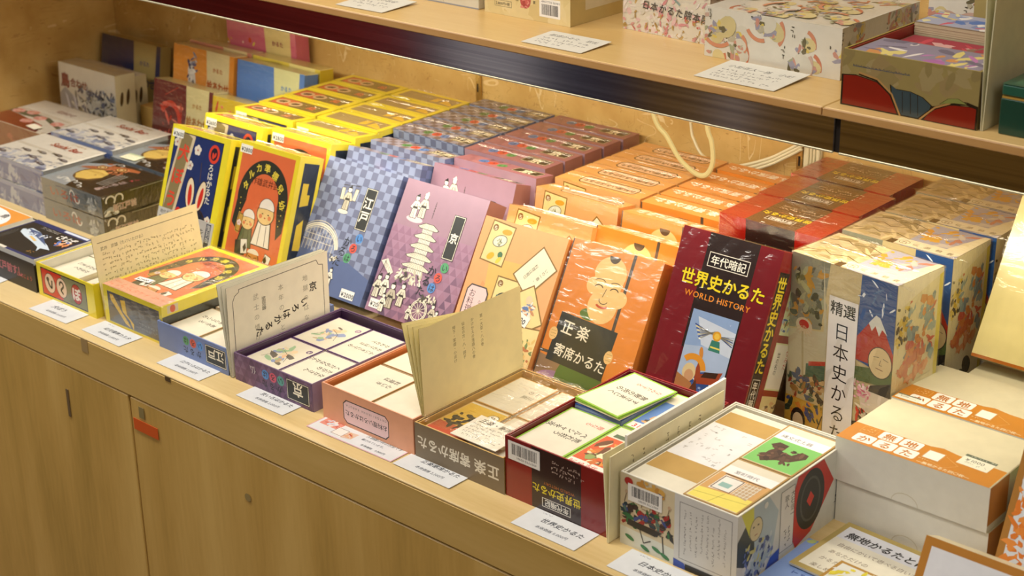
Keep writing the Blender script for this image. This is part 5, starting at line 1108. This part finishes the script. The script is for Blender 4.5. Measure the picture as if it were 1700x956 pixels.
# risers: plain boxes that carry the picture-matching games
for i, (x, y, w, d, h) in enumerate([(-1.10, .565, .405, .095, .035), (-1.235, .665, .54, .135, .075)]):
    o = thing('display_riser', ['low plain wooden riser under the front picture games', 'higher plain wooden riser under the rear picture games'][i], 'riser', (x, y, 0)); mbox('riser_board', M_EDGE, 0, w, 0, d, 0, h, .001, o)
def bird(W=196, H=140):
    A = Art(W, H, 'd6d0c0'); A.poly([(0, 0), (W, 0), (W, 40), (100, 58), (60, 74), (20, 96), (0, 80)], '9c9ca0'); A.blobs(50, 44, 140, 58, ['e0dac8', '5c5c5c', 'a8a490', 'c8c8bc', '7c8090', 'e8e4d4', '8c886c'], 110, 4, 9, 2, 2.4); A.blobs(70, 92, 120, 14, ['48546c', '7c88a0', '303848'], 40, 3, 7, 5, 2.6)
    for x in (20, 46): A.poly([(x, 84), (x + 8, 78), (x + 26, 30), (x + 12, 44)], 'd0d0dc')
    A.text('鳥', 6, 98, 32, '7c2838', bold=.045); A.text('合わせ', 40, 101, 20, '7c2838', bold=.03); A.blobs(90, 20, 80, 14, ['a8848c', '9c9ca0', 'b87c84'], 22, 2, 5, 8); return A
def bside(D, H): A = Art(D, H, 'd8ceac'); A.ell(D * .3, H * .66, 4, 15, '4c3820', -8, n=12); A.ell(D * .62, H * .68, 4, 17, '3c2c1c', -8, n=12); return A
def standing(label, group, loc, W, D, H, cols, front, right=None, top=None, th=8, seed=0, rz=0, fm=FILM2):
    r = thing('boxed_card_game', label, 'boxed game', loc, (R(-th), 0, R(rz)), group); r.location.z += D * math.sin(R(th))
    box_mesh(W, D, H, cols, dict(front=front, right=right, top=top), .001).obj('box', GLOSS, r)
    if fm: wrap(r, W, D, H, fm, seed, seg=(8, 3, 6))
    return r
standing('white bird picture game standing behind the red flower box', 'bird games', (-1.425, .600, 0), .196, .048, .146, six('d8ceac', t='c8bfa4'), bird(196, 146), bside(48, 146), th=3, seed=50)
standing('second white bird picture game, behind the first bird game', 'bird games', (-1.460, .662, 0), .196, .042, .126, six('d8ceac', t='dcd8cc'), bird(196, 126), bside(42, 126), th=2, seed=51)
def ea(W, H, c1, c2, ink, seed, kind):
    A = Art(W, H, c1); A.poly([(W * .56, 0), (W * .54, H * .3), (W * .57, H * .6), (W * .55, H), (W * .93, H), (W * .92, 0)], c2)
    if kind == 'shrimp': A.arc(W * .3, H * .42, 30, 38, 11, 'c84834', -30, 150, 20); A.blobs(W * .12, H * .1, W * .38, H * .6, ['c84030', 'dc6450', 'b03828', 'e08870'], 26, 3, 9, 4, 3); A.line([(W * .2, H * .8), (W * .42, H * .95)], 1, 'c84834')
    elif kind == 'feather': A.ell(W * .32, H * .5, 12, 42, 'd8d4cc', 8, n=18); A.blobs(W * .25, H * .2, W * .14, H * .7, ['c8c4bc', '5c5c7c', 'e8e4dc', '3c3c60', '8c8c9c'], 30, 3, 6, 6, 2); A.blobs(4, 4, W * .4, H * .2, ['6c6874', 'a8a098', '8c8890'], 26, 4, 8, 5)
    elif kind == 'blue': A.blobs(W * .04, 6, W * .3, H * .26, ['d8c890', '5c8060', 'e0d8b0', '4c7094', 'c89c50'], 30, 3, 6, 7); A.blobs(W * .5, 4, W * .2, H * .2, ['dcd48c', '5c8060'], 10, 4, 8, 3)
    elif kind == 'fish': A.ell(W * .2, H * .62, 26, 13, 'd8643c', -22, n=18); A.blobs(W * .06, H * .1, W * .4, H * .8, ['d86c3c', 'e0885c', 'd8b040', 'e8c8a8', 'c85838'], 28, 4, 10, 8, 2)
    elif kind == 'crane': A.ell(W * .36, H * .3, 4, 20, 'd0d8c8', -6, n=12); A.ell(W * .2, H * .26, 4, 18, 'c4ccb8', -6, n=12)
    elif kind == 'maple': A.blobs(0, 0, W * .4, H * .72, ['c8402c', 'd8a030', 'e08848', 'f0e8d8', 'b03424', 'd8c850'], 50, 2.4, 6, 9)
    A.text('絵あわせ', W * .57, H * .46, W * .115, ink, bold=.04, sx=.78); A.text('かるた', W * .66, H * .72, W * .055, ink, bold=.03); A.scrib(W * .6, H * .1, W * .3, H * .28, '6c6450', 3, seed, fill=.8); return A
G3 = 'picture matching games at the back left'
for (lb, x, y, z, W, D, H, c1, c2, ink, kd, th, rc, rz) in [
    ('maroon picture game with red shrimp, in film', -1.075, .570, .035, .180, .035, .136, '703430', 'd8cc98', 'a86c20', 'shrimp', 10, 'd8cc98', 0),
    ('yellow picture game with orange fish behind the first dog game', -.884, .560, .035, .178, .036, .136, 'd0b438', 'dccf80', 'b0642c', 'fish', 10, 'd8c440', 0),
    ('bright orange picture game with a grey feather', -1.130, .668, .075, .185, .034, .138, 'e0943c', 'e0d0a0', 'b4581c', 'feather', 8, 'd88c34', 0),
    ('sky blue picture game with cream title strip', -.930, .665, .075, .190, .034, .138, '6088cc', 'dcdca8', '5484c4', 'blue', 8, '5c84c4', 0),
    ('salmon and cream picture game behind the feather one', -1.128, .715, .075, .190, .030, .140, 'd08878', 'dccca0', 'b85438', 'crane', 4, 'd0b890', 0),
    ('pale yellow picture game behind the sky blue one', -.930, .712, .075, .190, .034, .140, 'd8c450', 'e0d490', 'b08c30', 'blue', 4, 'd0b830', 0),
    ('dark navy picture game leaning at the far back left', -1.480, .730, .000, .205, .028, .168, '26305c', 'b8a468', '3c4478', 'crane', 10, 'b8a468', 0),
    ('pink picture game with maple leaves standing highest against the wall', -1.052, .760, .075, .203, .034, .215, 'cc6484', 'dcc88c', '8c2c4c', 'maple', 0, 'c05474', 0)]:
    o = standing(lb, G3, (x, y, z), W, D, H, six(c1, r=rc, t=c2), ea(W * 1000, H * 1000, c1, c2, ink, len(lb), kd), None, None, th, len(lb), rz)
    if 'pink' in lb:
        for c in list(o.children):
            pass

# ------------------------------------------------------------------ white blank-card boxes at the right
def muji(W=190, D=122):
    A = Art(W, D, 'cfc7a6'); A.poly([(0, 0), (W, 0), (W, 44), (130, 46), (110, 50), (96, 46), (76, 46), (0, 46)], 'c07c24')
    for i, (x, y, ch) in enumerate([(16, 5, 'か'), (43, 5, 'る'), (70, 5, 'た'), (38, 26, '無'), (65, 26, '地')]):
        A.poly([(x + 2, y), (x + 23, y), (x + 25, y + 2), (x + 25, y + 17), (x + 23, y + 19), (x + 2, y + 19), (x, y + 17), (x, y + 2)], 'ece8dc'); A.text(ch, x + 4.5, y + 3, 16, 'b06c1c', bold=.03)
    A.frame(14, 28, 20, 15, .5, 'd8a860'); A.scrib(16, 30, 15, 11, 'e8c890', 2, 2)
    A.rect(100, 18, 19, 19, 'e8e4d8'); A.frame(99, 17, 21, 21, .4, 'e0b878'); A.line([(122, 34), (142, 22), (130, 8), (112, 14)], .4, 'e0b878'); A.text('―無地かるた四〇枚―', 100, 3, 6.4, 'ecd8b0', bold=.02); A.scrib(98, 10, 14, 5, 'ecd0a0', 1, 3)
    return A
def fronts(W, H): A = Art(W, H, 'dcd8ca'); A.ell(W * .48, 0, 17, 13, 'c8c0a8', n=18); A.ell(W * .48, -.6, 16.3, 12.4, 'dcd8ca', n=18); return A
G4 = 'white blank-card boxes'; mt = muji()
def mbx(label, loc, W, D, H, top, rz=0):
    r = thing('card_box', label, 'boxed game', loc, (0, 0, R(rz)), G4)
    b = box_mesh(W, D, H, six('dcd8ca', t='cfc7a6'), dict(top=top, front=fronts(W * 1000, H * 1000)), .0014)
    A = Art(D * 1000, H * 1000, 'd2ccb8'); A.poly([(0, 8), (46, 8), (46, H * 1000), (0, H * 1000)], 'b8741e'); b.art(A, (W, 0, 0), Y, Z, X)
    b.obj('lid', PRINT, r); return r
def mtag(p, x, y, w=.038, h=.026, rot=-2, txt='¥1000'):
    A = Art(w * 1000, h * 1000, 'dfdcc4'); A.rect(0, h * 800, w * 1000, h * 200, '5c6450'); A.scrib(1, h * 820, w * 980, h * 160, 'c8ccb4', 1, 2); A.text(txt, 5, h * 420, h * 330, '55584c'); A.scrib(5, 3, w * 800, h * 260, '9c9c88', 1, 5)
    b = MB(); b.box(0, w, 0, h, 0, .0003, 'dfdcc4'); b.art(A, (0, 0, .0003), X, Y, Z); o = b.obj('price_sticker', PAPER, p, (x, y, .0554), (0, 0, R(rot))); o['label'] = 'white sticker reading ' + txt
mbx('white blank-card box under the front one, brown bottom crease', (.647, .262, 0), .190, .124, .054, None)
o = mbx('white blank-card box with orange band, top of the front stack', (.643, .260, .0545), .192, .128, .0555, mt); mtag(o, .135, .030)
mbx('white blank-card box under the rear banded one', (.645, .392, 0), .190, .118, .054, None)
o = mbx('white blank-card box with orange band, on the rear stack', (.641, .390, .0545), .192, .120, .0555, muji(190, 114)); mtag(o, .002, .004, .030, .012, 0)
mbx('white blank-card box low at the right edge, behind the floral card', (.845, .300, 0), .190, .124, .046, None)
o = mbx('white blank-card box with green label at the right edge', (.845, .300, .0465), .190, .124, .046, None)
b = MB(); b.box(0, .1, 0, .1, 0, .0004, '6ca850'); b.obj('green_label', PAPER, o, (.002, .02, .0462))
# big cream box leaning at the back right, on two more boxes
mbx('white blank-card box at the back, carrying the leaning cream one', (.675, .515, 0), .190, .130, .105, None)
r = thing('card_box', 'large blank cream card box leaning back at the right edge', 'boxed game', (.672, .530, .124), (R(-30), 0, 0), G4)
A = Art(190, 240, 'e2d494'); A.rect(0, 0, 190, 4, 'b0641c'); box_mesh(.190, .030, .240, six('dccf96'), dict(front=A), .001).obj('lid', GLOSS, r); wrap(r, .190, .030, .240, FILM, 61)
# foreground right: gold-edged blank card, floral card, hand-written display sheet
r = thing('card_box', 'large gold-bordered blank card standing tilted at the bottom right', 'card', (.816, .118, .014), (R(-26), 0, 0))
A = Art(150, 88, 'b0762a'); A.rect(9, -4, 200, 83, 'd9d9dc'); b = box_mesh(.150, .030, .088, six('dccfa8'), dict(front=A), .0006); b.obj('lid', PRINT, r)
r = thing('card_box', 'gold-bordered card with orange floral rim and blue marks at the right edge', 'card', (.858, .222, .010), (R(-22), 0, 0))
A = Art(150, 165, 'a87430'); A.rect(8, -3, 160, 162, 'd4d8dc'); A.blobs(9, 2, 26, 155, ['d87828', 'e08c3c', 'd4d8dc', 'dc8434'], 90, 3, 8, 4); A.blobs(9, 140, 140, 20, ['d87828', 'e08c3c', 'd4d8dc'], 50, 3, 8, 5)
for i in range(3): A.text('も', 44, 110 - i * 34, 26, '4c7cc4', bold=.03)
box_mesh(.150, .028, .165, six('c8b890'), dict(front=A), .0006).obj('lid', PRINT, r)
def sheet(label, name, cat, loc, W, D, art, rz=0, t=.0012, base='d8d0bc'):
    b = MB(); b.box(0, W, 0, D, 0, t, base, .0002); b.art(art, (0, 0, t), X, Y, Z); return tag(b.obj(name, PAPER, None, loc, (0, 0, R(rz))), label, cat)
A = Art(150, 150, '86a2d8'); A.text('いろはかるたの', 30, 92, 12, '2c4890', bold=.02); A.scrib(24, 30, 110, 50, '3c58a0', 4, 3); A.poly([(10, 26), (44, 22), (48, 44), (14, 48)], 'a04c50'); A.poly([(11, 27), (43, 23), (47, 43), (15, 47)], 'ece0dc'); A.blobs(18, 28, 22, 14, ['d89ca0', 'c87880'], 10, 1.5, 3, 3); A.blobs(0, 120, 150, 28, ['b8c878', 'd8d060', '86a2d8', '90b0a0'], 20, 5, 10, 4)
sheet('blue printed flyer lying beside the picture-covered tray', 'flyer', 'flyer', (.6475, .055, .0004), .150, .150, A)
A = Art(150, 118, 'b09a58'); A.rect(7, 8, 136, 102, 'e2dcc8'); A.rect(7, 82, 136, 28, 'd8d8dc'); A.text('無地かるたとは', 14, 88, 15, '24221e', bold=.035, shear=.1); A.text('・・・', 122, 88, 9, '3c3830'); 
for i, st in enumerate(['自由にかいて遊べる白いカード', 'あなただけの', 'かるたが', '楽しめます']): A.text(st, 18, 66 - i * 18, 8.6, '7c6c58', shear=.1)
sheet('gold-bordered card with handwritten explanation, on the blue flyer', 'display_card', 'card', (.662, .140, .0035), .112, .110, A, -3, .0028)
A = Art(95, 70, 'b08434'); A.rect(4, 4, 87, 62, 'e0e0d8'); A.blobs(5, 5, 85, 60, ['e4d43c', 'ece078', 'e0e0d8', 'd8c830'], 90, 3, 7, 3); A.ell(50, 34, 26, 22, 'dfe0dc', n=20); A.text('無', 36, 34, 24, '4c7cc4', bold=.03); A.text('地', 36, 6, 24, '4c7cc4', bold=.03)
sheet('yellow-rimmed card with blue lettering at the bottom edge', 'display_card', 'card', (.703, .108, .0070), .095, .070, A, -3, .0012)

# ------------------------------------------------------------------ on the wall shelf
SZ = .4652
A = Art(160, 160, 'ddc890'); A.blobs(0, 0, 160, 160, ['d4bc80', 'e0cc98', 'd8c288'], 30, 10, 24, 4); A.put(barcode(38, 26, 8), 104, 8); A.frame(20, 12, 32, 9, .5, '5c5440'); A.text('2,800円+税', 22, 14.4, 5.2, '4c4434', bold=.02)
A.ell(78, 27, 10, 12, 'b8504c', n=18); A.blobs(70, 14, 16, 24, ['c86058', 'a8443c', 'd88c7c'], 16, 2, 4, 3); A.text('桃', 60, 24, 5, '5c5440'); A.text('栗', 92, 24, 5, '5c5440')
rs = Art(150, 160, 'cdb676'); rs.rect(34, 18, 120, 150, 'e2d6b4'); rs.poly([(66, 66), (76, 46), (84, 60), (92, 40), (110, 58), (140, 50), (150, 90), (80, 90)], '34602c'); rs.line([(72, 60), (110, 72)], 1, '1c3018')
r = flatbox('tan card box with barcode and price label on the shelf', None, (-.088, .470, SZ), .159, .150, .150, six('ddc890', r='cdb676'), None, A, rs, None, m=PRINT)
A = Art(160, 120, 'd8d0bc'); A.line([(20, 0), (20, 120)], .6, '8c8474'); A.line([(90, 0), (90, 120)], .6, '8c8474'); A.rect(0, 0, 160, 2, '8c909c')
flatbox('cream box in a clear case at the shelf left of the tan box', None, (-.262, .472, SZ), .160, .120, .100, six('d8d0bc'), None, A, None, FILM, 71, m=PRINT)
A = Art(150, 110, 'e2d8c4'); A.blobs(0, 0, 150, 110, ['dca0a0', 'e8c0bc', 'f0e4dc', 'd88c8c', 'e8d0c8', 'c8a45c', 'ece0d4'], 150, 2.4, 6, 5, 2); A.line([(52, 110), (62, 74), (74, 66), (92, 68)], 4, '5c8078'); A.line([(62, 74), (100, 46)], 3, '8ca49c'); A.blobs(0, 0, 150, 30, ['c85c50', 'b8944c', 'd89890', 'e2d8c4', 'a88438'], 70, 1.6, 3.6, 7, 2)
A.text('日本かるた院本院', 34, 34, 13, '3c342c', bold=.02, rot=-3, gap=1.5, shear=.15)
rs = Art(90, 110, 'c8b09c'); rs.blobs(0, 0, 90, 110, ['8c7460', 'e2d0c4', 'b89484', 'd8a8a0', 'a08870'], 70, 4, 10, 8)
flatbox('cream box covered in pink cherry petals with lettering', None, (.131, .512, SZ), .148, .090, .110, six('e2d8c4', r='b8a08c'), None, A, rs, FILM2, 73, -3)
def kara(W, H, seed):
    A = Art(W, H, 'dcd6c8'); rn = random.Random(seed)
    for i in range(int(W * H / 1000)):
        x, y = rn.random() * W, rn.random() * H; a0 = rn.random() * 360; r = rn.uniform(16, 26)
        A.arc(x, y, r, r, 5, rn.choice(['c87858', 'd08c6c', 'c8a898']), a0, a0 + 80, 10); A.ell(x + r * .5, y, r * .6, r * .5, rn.choice(['d8c890', 'cfc08c', 'd4cebe']), a0, n=12)
        A.blobs(x - 8, y - 10, 18, 16, ['d8c060', '9c98a8', '6c6448', 'c89080', 'a8a888', 'b8b098'], 9, 2.4, 6, seed + i); A.scrib(x - 20, y + 4, 9, 18, '6c6658', 1, i, vert=True)
    return A
fa, ta, ra = kara(200, 64, 3), kara(200, 190, 4), kara(190, 64, 6)
flatbox('long white box with fan patterns lying on the shelf', None, (.305, .459, SZ), .198, .185, .064, six('dcd6c8', t='e4dec4'), ta, fa, ra, FILM, 75, m=PRINT)
flatbox('fan-patterned box standing at the shelf back right', None, (.50, .68, SZ), .170, .060, .110, six('cfc8b8'), None, kara(170, 110, 9), None, None, m=PRINT)
# patterned metal-look tray with poem cards
A = Art(170, 66, '8c7c4c'); A.blobs(0, 30, 170, 36, ['94845a', '84744a', '8c7850'], 20, 8, 16, 3)
def ob(p, c): A.poly(p, '201810'); cx = sum(x for x, y in p) / len(p); cy = sum(y for x, y in p) / len(p); A.poly([(cx + (x - cx) * .93, cy + (y - cy) * .93) for x, y in p], c)
ob([(0, 0), (76, 0), (64, 22), (46, 34), (18, 38), (0, 36)], '7c1a10'); ob([(78, 0), (110, 0), (116, 18), (104, 26), (88, 30), (70, 30), (62, 34), (64, 20)], '34444a'); ob([(104, 0), (170, 0), (170, 26), (140, 24), (116, 18)], '7c1a10')
A.line([(76, 0), (64, 22), (46, 36), (22, 40)], 3.6, '201810'); A.line([(77, 0), (65, 23), (46, 37), (22, 41)], 2.2, 'a8804c'); A.line([(100, 0), (118, 16), (136, 24), (156, 28), (170, 25)], 3.6, '201810'); A.line([(101, 0), (119, 17), (137, 25)], 2, 'a8804c'); ob([(124, 22), (142, 26), (158, 27), (146, 32), (134, 30)], '7c8044')
for x in (80, 90, 99): A.line([(x, 4), (x - 2, 28)], .8, '201810')
A.scrib(14, 46, 72, 4, '40444c', 1, 3, fill=1); A.rect(14, 47.4, 72, .8, '50545c')
gt = tray('olive tray with dark red and teal arcs on the shelf', (.5575, .373, SZ), .170, .225, .066, '8c7c4c', '9c3428', A, Art(225, 66, '6c5c38'), cols=six('8c7c4c', r='6c5840', t='a8984c'), m=GLOSS)
def poem(seed, bgc, cols): return lambda A: (A.rect(1, 1, A.W - 2, A.H - 2, bgc), A.blobs(8, 6, A.W - 16, A.H - 12, cols, 34, 5, 14, seed, 2.2))
for i, (x, y, h, w, d, sd, bgc, cl, lb) in enumerate([(.563, .380, .0595, .157, .075, 4, '8c8494', ['a868a0', 'b878ac', '706878', 'd8c878', 'e0d8d0', 'c88c50'], 'grey and magenta court picture cards, front of the olive tray'),
    (.565, .458, .050, .155, .066, 7, 'a83c48', ['c84854', '8c6c58', 'a83c48', 'd8a8a0'], 'red picture cards, middle of the olive tray'), (.563, .527, .0655, .158, .064, 9, 'a8acc0', ['5c7cb8', 'e0d8a0', 'e8e4dc', 'd0606c', '8090b8', 'dcc870'], 'blue and yellow court picture cards, back of the olive tray')]):
    cards(lb, x, y, SZ + .0035, w, d, h, '8c7c60', poem(sd, bgc, cl), 'cards in the olive tray', edge='b8a888', bw=1)
A = Art(170, 90, 'a8945c'); A.blobs(10, 8, 150, 26, ['2c2018', '7c2418', '2c2018', 'a87c3c'], 20, 5, 12, 4, 3)
flatbox('tan lid with dark swirls standing behind the olive tray', None, (.590, .625, SZ), .170, .040, .090, six('a8945c'), None, A, None, None, m=PRINT)
leafbook('thick cream booklet standing beside the olive tray on the shelf', (.7305, .376, SZ), .130, .150, .0012, 'd8d2ac', None, (0, R(1), 0), leaves=2, edge='c8c09c')
r = thing('lidded_box', 'dark green box with gold line at the right end of the shelf', 'box', (.750, .378, SZ))
b = MB(); b.box(0, .150, 0, .110, 0, .040, '123c30', .001); b.obj('base', GLOSS, r); b = MB(); b.box(.001, .149, .001, .109, .0402, .0425, 'a8843c'); b.obj('gold_rim', GLOSS, r); b = MB(); b.box(0, .150, 0, .110, .0427, .056, '1c5040', .002); A = Art(150, 110, '245c48'); A.rect(10, 8, 130, 94, '3c7458'); A.blobs(16, 14, 118, 80, ['508464', '3c7458', '2c6048'], 20, 6, 14, 3); b.art(A, (0, 0, .056), X, Y, Z); b.obj('lid', GLOSS, r)
def scard(label, pts, l1, rows=3):
    W = (Vector(pts[3]) - Vector(pts[0])).length; D = (Vector(pts[1]) - Vector(pts[0])).length; rz = math.atan2(pts[3][1] - pts[0][1], pts[3][0] - pts[0][0])
    A = Art(W * 1000, D * 1000, 'dcd7c8'); A.text(l1, A.W * .1, A.H * .68, 10.5, '4c4840', bold=.012, shear=.15); A.scrib(A.W * .1, A.H * .08, A.W * .76, A.H * .5, '847e74', rows, 4)
    b = MB(); b.box(0, W, 0, D, 0, .0005, 'dcd7c8'); b.art(A, (0, 0, .0005), X, Y, Z); return tag(b.obj('price_card', PAPER, None, (pts[0][0], pts[0][1], SZ + .0006), (R(2), 0, rz)), label, 'price card', 'price cards on the shelf')
scard('slightly curled white card on the shelf before the tan box', [(.073, .366), (.066, .430), (.170, .440), (.176, .366)], '都道かるた　取札　読札')
scard('white card on the shelf before the fan-patterned box', [(.354, .368), (.345, .448), (.462, .448), (.470, .368)], '小型百人一首　小町', 4)
scard('white card on the shelf at the top of the frame', [(-.292, .367), (-.302, .440), (-.205, .443), (-.197, .370)], '読み札の歌留', 3)
